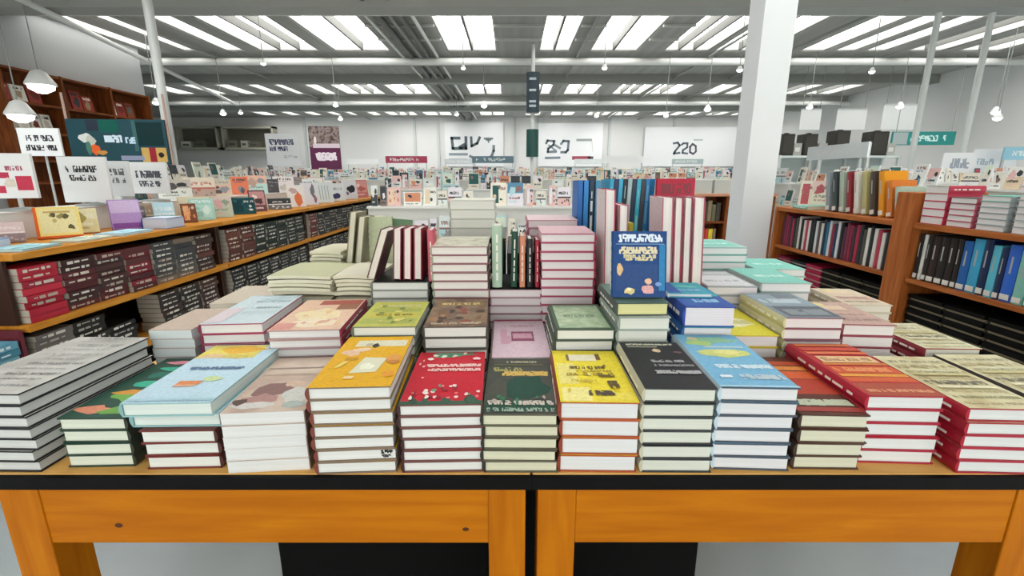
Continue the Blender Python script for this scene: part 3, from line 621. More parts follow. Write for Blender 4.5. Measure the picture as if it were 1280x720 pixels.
stack('sky blue cover', FR, .514, .894, TB, -2.0, .162, .332, .194, 6, '#454f5c', '#b4c8d4', '#d4d6da', '#76b4d8', c_blue)
stack('dark orange and red banded cover', FR, .681, .896, TB, -2.0, .142, .325, .130, 4, '#4a3022', '#3a2a20', '#ccccb8', '#5a2c20', c_ember)
stack('red and orange striped cover', FR, .848, .918, TB, -2.4, .163, .32, .163, 5, '#a01c34', '#a8142e', '#d4d8d8', '#b82832', c_fire, offs=lambda i: (-.004 * (i > 1), 0))
stack('cream cover on red boards', FR, 1.031, .882, TB, -2.6, .160, .29, .151, 5, '#a01c34', '#a01028', '#d2d6d6', MN('cream_print', ['#b8a878', '#cfc79c', '#d6d2ac'], 16), c_cream)
stack('cream cover with dark left edge', 'at the table corner', 1.243, .92, TB, -1, .168, .295, .141, 5, '#2c221c', '#241a16', '#d6d6c8', MN('cream_print_b', ['#bdb488', '#d0caa2', '#d8d5b4'], 16), c_cream)
# ---- second row
stack('beige-topped pastel booklets', 'behind the grey sketch books', -.968, 1.262, TB, 2, .118, .22, .196, 7, '#b49a9c', '#a9c4c8', '#cfd8da', '#c6b4a4', None, side=-1, soft=True)
stack('pale blue cover with magenta boards', SR, -.795, 1.262, TB, 4.0, .172, .325, .214, 7, '#9c3054', '#7c2c48', '#dcdcdc', '#cbdbe2', c_paleblue)
stack('peach food cover with crimson edge', SR, -.572, 1.222, TB, 4.6, .195, .325, .208, 8, '#a88a90', '#8e1c3c', '#dcdcdc', '#e4c2a8', c_peach, side=1)
stack('olive yellow cover', SR, -.346, 1.2, TB, 1.9, .170, .255, .226, 8, '#6f7468', '#5c6250', '#dadcd6', '#bcbe58', c_field)
stack('brown mottled cover', SR, -.154, 1.2, TB, 2.1, .170, .29, .226, 7, '#4c4a44', '#3e3a34', '#d8dad6', MN('brown_print', ['#4a382c', '#6a5240', '#8a6e4e', '#5a4a44'], 22), c_brown)
stack('pale pink cover with plum label', SR, .027, 1.2, TB, .8, .164, .34, .138, 5, '#d3c2ca', '#c9a8b6', '#d8d8d8', '#e0c8d4', c_pink)
stack('sage green cover with dark frame', SR, .197, 1.2, TB, .6, .158, .252, .218, 7, '#44544a', '#3c4a40', '#dadcd8', '#4c6450', c_sage)
zt = stack('frosty white cover', 'under the standing blue book', .357, 1.2, TB, 0, .138, .25, .252, 7, '#9aa6a2', '#8c9a92', '#d9ddd6', '#c9d0ce', c_frost)
zt = stack('cream-paged thick book', 'right under the standing blue book', .353, 1.215, zt + .0005, 1, .14, .23, .036, 1, '#3a4a44', '#3a4a44', '#d6d49c', '#6c8a80', None, top_label='cream-paged thick book lying right under the standing blue book')
me = book_meshes(.146, .182, .022, '#1e4a86', '#1e4a86', '#dcdcd8', '#1c4580', c_royal)
make_book('hardcover_book', 'royal blue book standing upright, facing out above the charcoal book', me, upright(UP_FACE, .146, .182, .022, .352, 1.262, zt + .0005, -.02, 0, .2), group='books standing on the piles')
zt = stack('teal-trimmed book', 'below the thick royal blue spine', .543, 1.24, TB, -2.5, .135, .235, .212, 6, '#3f8ca0', '#2a60a0', '#d8dade', '#4aa0b0')
zt = stack('thick blue book with teal cover', 'behind the sky blue cover', .545, 1.238, zt + .0005, -2.5, .138, .235, .058, 1, '#24489c', '#24489c', '#dcd8e0', '#2350a4', c_ocean, top_label='thick royal blue book with a teal patch behind the sky blue cover')
zt = stack('slim teal and blue book', 'on the thick blue book', .525, 1.335, zt + .0005, -2, .13, .14, .014, 1, '#3fa0b4', '#d0dce2', '#d8dade', '#3f9fb8', c_ocean, top_label='slim teal and blue book lying on the thick royal blue book')
stack('lemon yellow cover', SR, .690, 1.26, TB, -2, .138, .28, .18, 5, '#c9b43c', '#d2c048', '#dcd8dc', '#ddd53a', c_lemon)
stack('slate blue-grey cover', SR, .852, 1.255, TB, -1.5, .163, .28, .234, 7, '#7c4450', '#c8c69c', '#dad8da', '#7d8c98', c_slate)
zt = stack('grey cover with red rim', 'low behind the striped red books', 1.052, 1.235, TB, -3, .165, .26, .103, 3, '#a02c40', '#901c34', '#d6d6d6', '#b4aca8', c_grey)
stack('beige and blush cover', SR, 1.022, 1.272, zt + .0005, -5, .143, .25, .105, 3, '#8c3a48', '#7c303c', '#dcd8d6', '#bfa196', c_blush)
stack('cream cover behind the corner', 'at the right table edge', 1.236, 1.235, TB, -2, .155, .235, .150, 5, '#8c2c34', '#801c2c', '#d4d4c8', MN('cream_print_c', ['#bcb48e', '#cfcaa6', '#d6d4b8'], 16), c_cream)

# ---- third row
stack('beige paper cover', 'behind the beige-topped pastel booklets', -.985, 1.605, TB, 4, .18, .28, .18, 6, '#cbc2b2', '#8a6a58', '#d8d4c8', '#c9bfae', None, soft=True)
z1 = stack('black-covered white book', 'under the leaning maroon books', -.388, 1.58, TB, 1, .196, .27, .262, 9, '#8c9088', '#70746c', '#dadcd8', '#2a2e2c', None)
stack('pale patterned cover', 'on the tall pile behind the mottled brown book', -.176, 1.56, TB, .5, .190, .27, .39, 13, '#8c5c64', '#9aa08e', '#e0dcd8', MN('pale_print', ['#a8a890', '#c9c8b4', '#d8d6c8'], 30), None)
z2 = stack('white pile with glossy black top', 'behind the pink cover', .018, 1.58, TB, 0, .19, .27, .236, 8, '#a88a94', '#8c7078', '#e0dadc', '#22282a', None)
def lean9(i): return (-.0004 * i, 0)
stack('rose-edged white book', 'in the tall striped pile behind the sage cover', .193, 1.56, TB, 0, .182, .25, .433, 14, '#a83a5c', '#a02848', '#e2dcde', '#d8b4bc', None, offs=lean9, side=1)
stack('mint-topped white book', 'behind the slate blue-grey cover', .942, 1.565, TB, -1, .172, .27, .262, 8, '#9aa8a4', '#8c9c98', '#dcdcde', '#7fc4b8', c_teal)
stack('grey-topped white book', 'between the slate cover and the leaning red-striped books', .758, 1.565, TB, -1, .175, .27, .25, 8, '#9aa0a4', '#8c9298', '#dcd8dc', '#9aa2a4', c_frost)
stack('teal and white pile', 'in front of the pillar', .87, 1.9, TB, -2, .19, .26, .335, 11, '#6fa8a0', '#6a9a94', '#dcdfe0', '#b4c6c4', c_teal)
stack('pale mint softcover', 'nearest the pillar foot', 1.115, 1.9, TB, -3, .2, .26, .245, 8, '#9abab2', '#8aaaa4', '#dfe1e0', '#86cbbd', c_teal)
stack('ivory booklet pile', 'at the far right of the table back', 1.27, 1.6, TB, -4, .15, .25, .175, 6, '#c2b8a4', '#b0a490', '#dcd8ca', '#cdbfa8', c_blush)

# risers of black board behind the second row (they carry the standing books)
p = thing('display_riser', 'black two-step riser holding upright books behind the blue book', 'riser', at(0, 0, TB))
MB().box((.305, 1.55, 0), (.658, 1.85, .2), M('#16181a', .35)).build('lower_step', p, bevel=.003)
MB().box((-.02, 1.862, 0), (.74, 2.42, .318), M('#16181a', .35)).build('upper_step', p, bevel=.003)
p2 = thing('display_riser', 'black riser block under the thick white pile at the table back', 'riser', at(0, 0, TB))
MB().box((-.3, 1.95, 0), (-.03, 2.4, .36), M('#16181a', .35)).build('riser_body', p2, bevel=.003)
MB().box((-.305, 1.945, .36), (-.025, 2.405, .366), M('#202326', .3)).build('riser_top', p2)
stack('chalk white thick book', 'on the riser block at the table back', -.165, 1.98, TB + .3665, 1, .19, .25, .155, 4, '#b9bcb0', '#a4a89c', '#dedfd8', '#d3d6c9', None)
stack('pink-edged white book', 'behind the tall rose-striped pile', .165, 1.88, TB + .3185, 0, .2, .26, .13, 4, '#b4788a', '#a85c74', '#e0d6d8', '#dcc4c8', None)

G = 'books standing on the piles'
# maroon fan leaning on the black-covered pile
for i, (x, ln, c, pg) in enumerate([(-.494, .33, '#5c3038', '#dedad0'), (-.402, .06, '#7c2038', '#e2dcd8'), (-.3655, .05, '#8c1c38', '#e4dcd8'), (-.329, .04, '#8c2038', '#e0dad6')]):
    me = book_meshes(.13, .18, .027, c, c, pg, c)
    make_book('hardcover_book', f"maroon-covered white book leaning on the pile, {ORD[i]} from the left", me, upright(UP_PAGES, .13, .18, .027, x, 1.66, z1 + .0005, 0, ln, .02), group=G)
me = book_meshes(.15, .175, .02, '#b8485c', '#c25a6a', '#e0d2d2', '#c04a5e')
make_book('hardcover_book', 'coral pink book standing at the right end of the maroon leaners', me, upright(UP_SPINE, .12, .175, .02, -.284, 1.65, z1 + .0005, .1, .0, .03), group=G)
# green, black and orange spines on the glossy black pile
for i, (x, t, hh, c, ln, lab) in enumerate([(-.052, .034, .215, '#a9c2ae', 0, 'pale green wide book standing left of the dark green spine'), (.006, .022, .195, '#123f30', .02, 'dark green spine standing on the glossy black pile'), (.036, .018, .18, '#d08a6c', 0, 'salmon orange spine beside the dark green one'), (.062, .018, .17, '#1c2026', 0, 'black spine beside the salmon orange one'), (.088, .014, .166, '#9c2038', 0, 'thin crimson spine beside the rose-striped pile')]):
    me = book_meshes(.14, hh, t, c, c, '#dcdcd4', c)
    make_book('hardcover_book', lab, me, upright(UP_SPINE, .14, hh, t, x, 1.67, z2 + .0005, 0, ln, .02), group=G)
# tall white and red pair, left of the blue book
for i, (x, t, ln, c, lab) in enumerate([(.333, .034, -.03, '#b43a58', 'tall white-paged book with thin red boards left of the standing blue book, outer'), (.378, .03, -.03, '#b84a64', 'tall white-paged book with thin red boards left of the standing blue book, inner')]):
    me = book_meshes(.16, .375 - .05 * i, t, c, c, '#e6e2e0', '#dfd6d6')
    make_book('hardcover_book', lab, me, upright(UP_PAGES, .16, .375 - .05 * i, t, x, 1.64, TB + .2005, 0, ln, .0), group=G)
# red-striped books leaning right of the blue book
for i, (x, t, ln, c) in enumerate([(.531, .036, -.05, '#b85068'), (.5675, .026, -.05, '#a83048'), (.599, .026, -.05, '#8c2440'), (.6355, .036, -.05, '#b04a60')]):
    me = book_meshes(.15, .35, t, c, c, '#e6e2e0', '#dfd6d6')
    make_book('hardcover_book', f"white-paged book with crimson boards, {ORD[i]} of four right of the blue book", me, upright(UP_PAGES, .15, .35, t, x, 1.64, TB + .2005, 0, ln, 0), group=G)
me = book_meshes(.15, .29, .02, '#b02840', '#b02840', '#e2d6d6', '#b42c44', lambda A: A.text(.1, .8, .9, .93, '#7c1c30', 6, 3, .3))
make_book('hardcover_book', 'red book standing face out above the crimson-striped leaners', me, upright(UP_FACE, .15, .29, .02, .652, 1.9, TB + .3185, 0, 0, .05), group=G)
# blue set of magazines
BL = ['#2aa0c4', '#1f2c58', '#36a8d0', '#1c2430', '#a0bcc0', '#163450', '#34b4d0', '#39424c', '#2e94d8', '#2484c4']
x = .402
for i, c in enumerate(BL):
    me = one_mesh_book(.2, .285, .0175, c, c, '#cfe0e6', c, strip=['#5fb0c8', None, None, '#8fb8c4', '#d0d8d8', None, '#7fd0dc', None, '#6ab4e0', None][i], var=i)
    o = link('magazine', me); o.matrix_basis = upright(UP_SPINE, .2, .285, .0175, x, 2.06, TB + .3185, 0, .03, .02)
    tag(o, f"{['teal', 'navy', 'cyan', 'black', 'grey', 'dark navy', 'turquoise', 'charcoal', 'bright blue', 'blue'][i]} spine, {ORD[i]} from left in the blue set", 'magazine', 'blue set of upright volumes'); x += .0186
o = link('magazine', one_mesh_book(.1, .12, .02, '#c9c03a', '#d0c832', '#e0dca8', '#d0c832')); o.matrix_basis = upright(UP_SPINE, .1, .12, .02, .468, 1.9, TB + .3185, 0, .02, 0)
tag(o, 'short yellow booklet standing before the blue set', 'magazine', 'blue set of upright volumes')
x = .283
for i, c in enumerate(['#1f6ab8', '#2684cc', '#14304c', '#3088b4']):
    me = one_mesh_book(.18, .28, .02, c, c, '#cfe0e6', c, strip=[None, None, '#c9d8dc', None][i], var=i)
    o = link('magazine', me); o.matrix_basis = upright(UP_SPINE, .18, .28, .02, x, 2.06, TB + .3185, 0, 0, .02)
    tag(o, f"{['mid blue', 'lighter blue', 'dark navy', 'steel blue'][i]} spine, {ORD[i]} in the short blue run behind the tall white pair", 'magazine', 'short blue run of volumes'); x += .024

# ---- loose cream booklets, wavy
def booklet(w, l, t, amp, seed, c1, c2, curl=.0):
    nx, ny = 10, 12; r = random.Random(seed); ph = r.uniform(0, 6)
    mb = MB(); top = []; bot = []
    def z(i, j):
        u, v = i / nx, j / ny
        return amp * (math.sin(u * 3.2 + .4) * .6 + .4 * math.sin(v * 4 + u)) + curl * (u ** 3)
    vs = []
    for h in (0, t):
        for j in range(ny + 1):
            for i in range(nx + 1): vs.append(((i / nx - .5) * w, (j / ny - .5) * l, z(i, j) + h))
    N = (nx + 1) * (ny + 1); idx = lambda i, j, k: k * N + j * (nx + 1) + i
    fb, ft, fs = [], [], []
    for j in range(ny):
        for i in range(nx):
            fb.append((idx(i, j, 0), idx(i, j + 1, 0), idx(i + 1, j + 1, 0), idx(i + 1, j, 0))); ft.append((idx(i, j, 1), idx(i + 1, j, 1), idx(i + 1, j + 1, 1), idx(i, j + 1, 1)))
    for i in range(nx):
        fs.append((idx(i, 0, 0), idx(i + 1, 0, 0), idx(i + 1, 0, 1), idx(i, 0, 1))); fs.append((idx(i + 1, ny, 0), idx(i, ny, 0), idx(i, ny, 1), idx(i + 1, ny, 1)))
    for j in range(ny):
        fs.append((idx(0, j + 1, 0), idx(0, j, 0), idx(0, j, 1), idx(0, j + 1, 1))); fs.append((idx(nx, j, 0), idx(nx, j + 1, 0), idx(nx, j + 1, 1), idx(nx, j, 1)))
    mb.add(vs, ft + fb, M(c1, .6)); k = mb.slot(M(c2, .7))
    for f in fs: mb.f.append(f); mb.m.append(k)
    return mb.mesh('booklet')
def booklets(x, y, z0, n, w, l, t, where, cols, seed):
    for i in range(n):
        me = booklet(w, l, t, .006, seed, cols[i % len(cols)], '#cfcdb8')
        o = link('booklet', me, smooth=False); o.matrix_basis = at(x + RND.uniform(-.006, .006), y + l / 2 + RND.uniform(-.01, .01), z0 + .006 + i * (t + .0035), RND.uniform(-.025, .025))
        tag(o, f"soft cream booklet, {ORD[n - 1 - i] + ' from top' if i < n - 1 else 'topmost'}, in the {where}", 'booklet', 'loose cream booklets')
CR = ['#cfcbb0', '#d6d2be', '#c2c4a4', '#d8d6c8', '#bdbf9a']
zb = stack('ivory book', 'under the wavy cream booklets', -.745, 1.605, TB, 2, .215, .28, .2, 6, '#b9b49c', '#a8a48c', '#d8d6c8', '#cfcab4')
booklets(-.745, 1.605, zb + .001, 5, .222, .28, .011, 'wider wavy pile behind the peach cover', CR, 3)
zb = stack('pale ivory book', 'under the narrower cream booklets', -.556, 1.61, TB, 0, .135, .27, .2, 6, '#b9b49c', '#a8a48c', '#d8d6c8', '#cfcab4')
booklets(-.556, 1.61, zb + .001, 5, .142, .27, .011, 'narrower wavy pile beside the maroon leaners', CR[1:], 5)
zb = stack('cream book', 'under the cream leaners at the table back', -.69, 1.92, TB, 1, .3, .3, .25, 7, '#b4b498', '#a4a48c', '#d6d6c4', '#c9c8ae')
booklets(-.775, 1.9 + .03, zb + .002, 4, .13, .25, .011, 'small high pile left of the cream leaners', CR[2:] + CR[:2], 8)
for i, (x, ln, hh, t, kind, c, lab) in enumerate([(-.69, .15, .22, .026, UP_PAGES, '#8a8468', 'cream leaner with pages showing, outermost at the table back'), (-.652, .15, .2, .026, UP_PAGES, '#8a8468', 'cream leaner with pages showing, second at the table back')]):
    me = book_meshes(.14, hh, t, c, c, '#d6d2c2', c); make_book('hardcover_book', lab, me, upright(kind, .14, hh, t, x, 2.02, zb + .0005, 0, ln, .03), group=G)
me = book_meshes(.1, .2, .02, '#aeb898', '#8a947a', '#d6d2c2', '#b9c2a2'); make_book('hardcover_book', 'pale sage book facing out beside the cream leaners', me, upright(UP_FACE, .1, .2, .02, -.562, 2.0, zb + .0005, 0, .0, .08), group=G)
zc = stack('dull ivory book', 'at the table back beside the riser block', -.43, 1.96, TB, 0, .2, .28, .23, 7, '#b4b498', '#a4a48c', '#d6d6c4', '#c2c4a6')
me = book_meshes(.1, .2, .03, '#5f7f62', '#4c6a50', '#d6d2c2', '#6c8c6c'); make_book('hardcover_book', 'mid green book leaning back behind the maroon fan', me, upright(UP_FACE, .09, .2, .03, -.503, 2.05, zc + .0005, .2, .1, .1), group=G)
for i in range(3):
    me = booklet(.12, .2, .014, .008, 11, CR[i], '#d3cfbc'); o = link('booklet', me); o.matrix_basis = at(-.415, 2.1, zc + .21 * 0 + .008 + i * .02, .1) if False else at(-.39, 2.07, zc + .009 + i * .019, .02)
    tag(o, f"soft ivory booklet behind the maroon fan, {['lowest', 'middle', 'topmost'][i]} of three", 'booklet', 'ivory booklets behind the fan')

# ================================================================== LEFT SHELVING
LX = -2.4
def left_unit(y0, y1, lab):
    p = thing('shelving_unit', lab, 'shelf', at(LX, y0, 0)); L = y1 - y0; g = .004; DP = -.8
    for z, nm in ((1.0, 'top_board'), (.64, 'middle_board'), (.305, 'lower_board')):
        MB().box((DP, g, z), (0, L - g, z + .034), SHELFW('y')).build(nm, p, 'honey wood board', bevel=.002)
    MB().box((-.4, g, .0), (-.38, L - g, .999), M('#241713', .6)).build('back_panel', p, 'dark back')
    for y in (g, L - g - .02): MB().box((-.379, y, 0), (-.02, y + .02, .304), M('#3a2015', .5)).box((-.379, y, .34), (-.06, y + .02, .639), M('#3a2015', .5)).box((-.379, y, .675), (-.06, y + .02, .999), M('#3a2015', .5)).build('side_panel', p)
    MB().box((-.36, .03, .005), (-.05, L - .03, .09), M('#1c1512', .6)).build('plinth', p)
    MB().box((DP, g, 0), (DP + .02, L - g, .999), M('#8d6a48', .6)).build('rear_panel', p)
NEARY = 2.215
for a, b, lab in ((NEARY, 3.9, 'nearest honey wood shelving unit left of the tables'), (3.9, 5.6, 'second honey wood shelving unit along the left aisle'), (5.6, 7.3, 'third honey wood shelving unit along the left aisle'), (7.3, 9.0, 'farthest honey wood shelving unit along the left aisle')): left_unit(a, b, lab)

# stacked paperbacks, spines to the aisle
RUN_U = [(2.45, ['#b01c34', '#9c2038', '#c02c40'], 'red'), (2.85, ['#3a1c1c', '#5a2026', '#4a2a28'], 'dark maroon'), (3.2, ['#7c1c2c', '#4a1a1e', '#5a2a2a'], 'wine red'), (3.45, ['#5a5650', '#7a6a5c', '#3e4044'], 'grey-brown'), (4.0, ['#4a2420', '#3a2a26', '#5a3026'], 'brown'), (4.4, ['#5a2a20', '#6a3a2e'], 'russet'), (5.5, ['#14241f', '#1a2422', '#20302a'], 'black-green'), (5.9, ['#5c1c20', '#6a2424'], 'maroon'), (9, ['#16181a', '#202428', '#101214'], 'black')]
RUN_L = [(2.4, ['#6a6460', '#4c4844'], 'grey'), (2.75, ['#1c1612', '#241c18'], 'black-brown'), (3.05, ['#141416'], 'black'), (3.5, ['#3a2a24', '#2c2420'], 'dark brown'), (3.9, ['#4a2a22', '#382420'], 'umber'), (9, ['#131416', '#1c1d20'], 'jet black')]
def run_at(runs, y):
    for e, c, n in runs:
        if y < e: return c, n
    return runs[-1][1], runs[-1][2]
PB = {}
def pb_mesh(c, t, strip):
    k = (c, t, strip, RND.randrange(5))
    if k not in PB: PB[k] = one_mesh_book(.16, .205, t, c, c, '#b7b2a6', c, None, 1, True, strip, None, k[3])
    return PB[k]
far_pb = MB()
def add_to(mb, me, mat):
    k = len(mb.v); mb.v += [tuple(mat @ v.co) for v in me.vertices]
    for p in me.polygons: mb.f.append(tuple(i + k for i in p.vertices)); mb.m.append(mb.slot(me.materials[p.material_index]))
RND2 = random.Random(21)
for lev, z0, runs, nm in (('upper', .6745, RUN_U, 'upper'), ('lower', .3395, RUN_L, 'lower')):
    y = NEARY + .14; k = 0
    while y < 8.9:
        if abs(((y - NEARY) % 1.695) - 1.695) < .13 or ((y - NEARY) % 1.695) < .13: y += .04; continue
        cols, cn = run_at(runs, y); k += 1
        if lev == 'lower' and 2.62 < y < 3.0: n = 5
        else: n = 8
        if lev == 'lower' and 2.9 < y < 3.15: y += .215; continue
        t = .0345 if lev == 'upper' else .0325
        for i in range(n):
            c = RND2.choice(cols)
            strip = RND2.choice(['#d2cabc', '#b9aa9c', '#d8d4ca', None]) if lev == 'upper' else RND2.choice(['#d6d2c8', '#cfcac0', '#d8d4ca', '#a8a298'])
            me = pb_mesh(c, t, strip)
            mat = at(LX - .105 + RND2.uniform(-.012, .012), y + RND2.uniform(-.004, .004), z0 + .0006 + i * (t + .0008), RND2.uniform(-.02, .02))
            if y < 6.3:
                o = link('paperback', me); o.matrix_basis = mat
                tag(o, f"{cn} paperback, {ORD[n - 1 - i]} from top in the {ORD[k - 1]} pile on the {nm} left shelf", 'paperback', f'paperbacks piled on the {nm} left shelf')
            else: add_to(far_pb, me, mat)
        y += .217
tag(far_pb.build('paperbacks'), 'dark paperbacks piled at the far end of the left shelving', 'paperback', None, 'stuff')
# blue piles on the neighbouring low shelf nearest the viewer
p = thing('shelving_unit', 'low shelf end with blue volumes at the near left', 'shelf', at(LX, 1.5, 0))
MB().box((-.4, 0, .3), (0, .7, .334), SHELFW('y')).build('lower_board', p); MB().box((-.4, 0, 0), (-.38, .7, .9), M('#241713', .6)).build('back_panel', p); MB().box((-.378, .68, .335), (-.02, .7, .66), M('#6a2430', .5)).build('end_panel', p, 'dark red end panel')
MB().box((-.36, .03, .0), (-.04, .66, .299), M('#1c1512', .6)).build('plinth', p)
for s_, y in enumerate((1.72, 1.96)):
    for i in range(8):
        c = ['#5f9cb4', '#4a8aa8', '#77aebe', '#3f7c94'][(i + s_) % 4]
        o = link('paperback', pb_mesh(c, .0345, '#cfe2e8')); o.matrix_basis = at(LX - .1 + RND.uniform(-.01, .01), y + .1, .3346 + i * .0354, RND.uniform(-.02, .02))
        tag(o, f"blue volume, {ORD[7 - i]} from top in the {['nearer', 'farther'][s_]} blue pile at the near left", 'paperback', 'blue piles at the near left')

# things on the top board of the left shelving
def lying(x, y, z, w, l, t, yaw, c, edge, page, lab, art=None, soft=False):
    make_book('display_book', lab, book_meshes(w, l, t, edge, edge, page, c, art, -1, soft), at(x, y, z, yaw), 'book', 'books on top of the left shelving')
def facing(x, y, z, w, l, t, yaw, c, lab, art=None, tilt=.2, edge=None, group='books on top of the left shelving'):
    make_book('display_book', lab, book_meshes(w, l, t, edge or c, edge or c, '#dcdcd8', c, art), upright(UP_FACE, w, l, t, x, y, z, yaw, 0, tilt), 'book', group)
ZT = 1.0347
def rt(seed, cs):
    def f(A):
        r = random.Random(seed * 13 + 5); k = r.randrange(6); a, b, c = cs[0], cs[1 % len(cs)], cs[-1]
        if k == 0: A.rect(.06, .3, .94, .94, a).blob(.55, .5, .25, .14, b, 11, .4, seed).blob(.35, .7, .12, .1, c, 9, .4, seed + 2).text(.1, .12, .8, .2, c, 7, seed, .3)
        elif k == 1: A.text(.12, .76, .88, .88, c, 7, seed, .3).text(.2, .66, .7, .72, b, 8, seed + 1, .3).blob(.5, .3, .2, .2, a, 10, .5, seed).blob(.62, .24, .1, .16, b, 9, .5, seed + 3)
        elif k == 2: A.rect(0, 0, 1, .42, b).rect(0, .42, 1, .5, c).text(.1, .62, .9, .76, c, 6, seed, .3).dots(7, .1, .08, .9, .36, .06, [a, c], seed)
        elif k == 3: A.rect(.0, .55, 1, 1, a).blob(.3, .62, .2, .22, b, 10, .5, seed).blob(.7, .7, .2, .12, c, 10, .5, seed + 1).text(.12, .3, .8, .4, c, 8, seed, .3).text(.12, .16, .6, .22, b, 8, seed + 4, .3)
        elif k == 4: A.rect(.12, .12, .5, .88, b).dots(9, .15, .2, .95, .85, .08, [a, c, b], seed).text(.55, .7, .95, .8, c, 4, seed, .3)
        else: A.text(.1, .8, .9, .92, c, 6, seed, .3).rect(.1, .12, .9, .7, a).rect(.14, .16, .5, .4, b).blob(.65, .45, .18, .2, c, 9, .5, seed).blob(.3, .55, .1, .08, b, 8, .4, seed + 2)
    return f
AY = .75   # covers turned towards the aisle
lying(-2.52, 2.4, ZT, .18, .24, .012, .1, '#8fc4ce', '#7fb4be', '#dce4e4', 'aqua booklet lying at the near end of the left top board', rt(1, ['#b9dce0', '#6fb0bc', '#e0f0f0']))
lying(-2.72, 2.36, ZT, .16, .2, .05, .1, '#7f9cc8', '#5f7fb4', '#c8d4e8', 'blue patterned thick book lying at the near end of the left top board', rt(2, ['#a9bce0', '#4f6fae', '#d9e2f2']))
lying(-2.52, 2.74, ZT, .16, .24, .011, .06, '#c9d3c4', '#b4c4b4', '#e0e2d8', 'pale green-white booklet lying before the orange-framed book', rt(3, ['#dfe3d2', '#9cbcae', '#8fa8a0']))
lying(-2.52, 3.05, ZT, .17, .28, .016, .06, '#9fcfe0', '#7fb8d0', '#dce8ee', 'light blue book lying before the purple book', rt(4, ['#b4dcea', '#8cc4da', '#d8eef6']))
lying(-2.53, 3.42, ZT, .17, .2, .075, .05, '#c9d4e4', '#123a86', '#c4cfe4', 'thick dark blue box book lying past the purple book')
facing(-2.7, 2.8, ZT, .2, .2, .016, AY, '#dcc97a', 'yellow illustrated book in an orange frame cover leaning back', lambda A: (A.rect(0, 0, 1, .06, '#cf5a20'), A.rect(0, 0, .06, 1, '#cf5a20'), A.rect(.12, .14, .92, .92, '#d6cd9c'), A.dots(8, .3, .3, .8, .75, .07, ['#8a8052', '#5a5236', '#b4a46c'], 3), A.rect(.2, .8, .8, .86, '#b49a5c')), .5, '#cf5a20')
facing(-2.76, 3.05, ZT, .12, .17, .016, AY, '#d6cf9c', 'pale yellow book leaning beside the orange-framed one', rt(6, ['#dcd6ac', '#a89a5c', '#e0dcc0']), .5, '#cf6a28')
facing(-2.68, 3.28, ZT, .17, .21, .02, AY, '#a98cc2', 'lavender purple book leaning back on the top board', lambda A: (A.rect(.03, .55, .97, .97, '#c3b0d4'), A.rect(.03, .02, .97, .2, '#7c4a94')), .35, '#7a4a96')
facing(-2.66, 3.62, ZT, .13, .17, .016, AY, '#b8dcea', 'pale blue book facing out right of the dark blue box', rt(8, ['#cde6f0', '#a0cede', '#e4f2f6']))
facing(-2.58, 3.78, ZT, .1, .15, .016, AY, '#7a4a34', 'small brown and orange picture book facing out', rt(9, ['#d08a5c', '#e0a878', '#c9bcae']))
facing(-2.6, 3.98, ZT, .17, .18, .018, AY, '#a4d2ca', 'mint green book facing out along the aisle edge', rt(10, ['#b2dcd4', '#98c8c0', '#d6ece8']))
facing(-2.6, 4.26, ZT, .16, .19, .018, AY, '#b9c4b4', 'grey-green flowered book facing out', rt(11, ['#c9bcb4', '#d0a8a8', '#8fa090']))
facing(-2.62, 4.62, ZT, .22, .16, .018, AY, '#1a4a52', 'dark petrol landscape book facing out', rt(12, ['#2a5c62', '#123c44', '#c9d4d4']))
facing(-2.66, 4.98, ZT, .16, .22, .018, AY, '#6a4a50', 'dark rose dotted book facing out beyond the petrol one', rt(13, ['#b98a8c', '#4a3a40', '#e0d0d0']))
facing(-2.6, 5.32, ZT, .24, .12, .018, AY, '#3a3e42', 'low black and white landscape book facing out', rt(14, ['#a8acac', '#6a6e70', '#e0e0e0']))
facing(-2.58, 5.72, ZT, .2, .26, .018, AY, '#d8d4d0', 'white book with an orange figure facing out', lambda A: (A.blob(.6, .35, .22, .32, '#d0734a', 12, .2, 3), A.blob(.35, .75, .25, .12, '#b49a98', 10, .3, 4)))
facing(-2.6, 6.15, ZT, .2, .28, .018, AY, '#d3d2d8', 'white book with a grey arc facing out', lambda A: (A.blob(.7, .6, .12, .3, '#6a7078', 9, .35, 5), A.blob(.8, .25, .1, .18, '#8a6478', 9, .35, 6)))
facing(-2.6, 6.65, ZT, .22, .28, .018, AY, '#ccd6d6', 'pale grey-green book facing out with thin upright lines', lambda A: [A.rect(.15 + .18 * i, .15, .2 + .18 * i, .85, '#9aa6a6') for i in range(4)])
facing(-2.62, 7.2, ZT, .22, .26, .018, AY, '#d6dce0', 'white book with a navy blot facing out', lambda A: (A.blob(.35, .25, .28, .16, '#3a3c64', 10, .35, 5), A.text(.2, .6, .8, .75, '#9aa0b0', 5, 3, .25)))
facing(-2.62, 7.75, ZT, .24, .3, .018, AY, '#d4d6dc', 'white book with black blot facing out near the far end of the shelving', lambda A: (A.blob(.6, .5, .25, .2, '#2c2e36', 10, .4, 5), A.blob(.3, .3, .1, .1, '#7a6a8a', 8, .3, 6)))
facing(-2.62, 8.3, ZT, .26, .3, .018, AY, '#c97a78', 'coral book facing out at the far end of the shelving', rt(15, ['#d89a94', '#b86a68', '#f0d0cc']))
facing(-2.8, 2.6, ZT, .13, .12, .016, AY, '#c9b4b4', 'dull pink book leaning at the near end beside the orange-framed one', rt(41, ['#b09a9c', '#8a7a7c', '#d8cccc']), .5)
facing(-2.76, 3.45, ZT, .14, .15, .016, AY, '#6f6c70', 'grey book leaning just past the purple one', rt(42, ['#8f8c90', '#4a484c', '#b0a8a8']), .4)
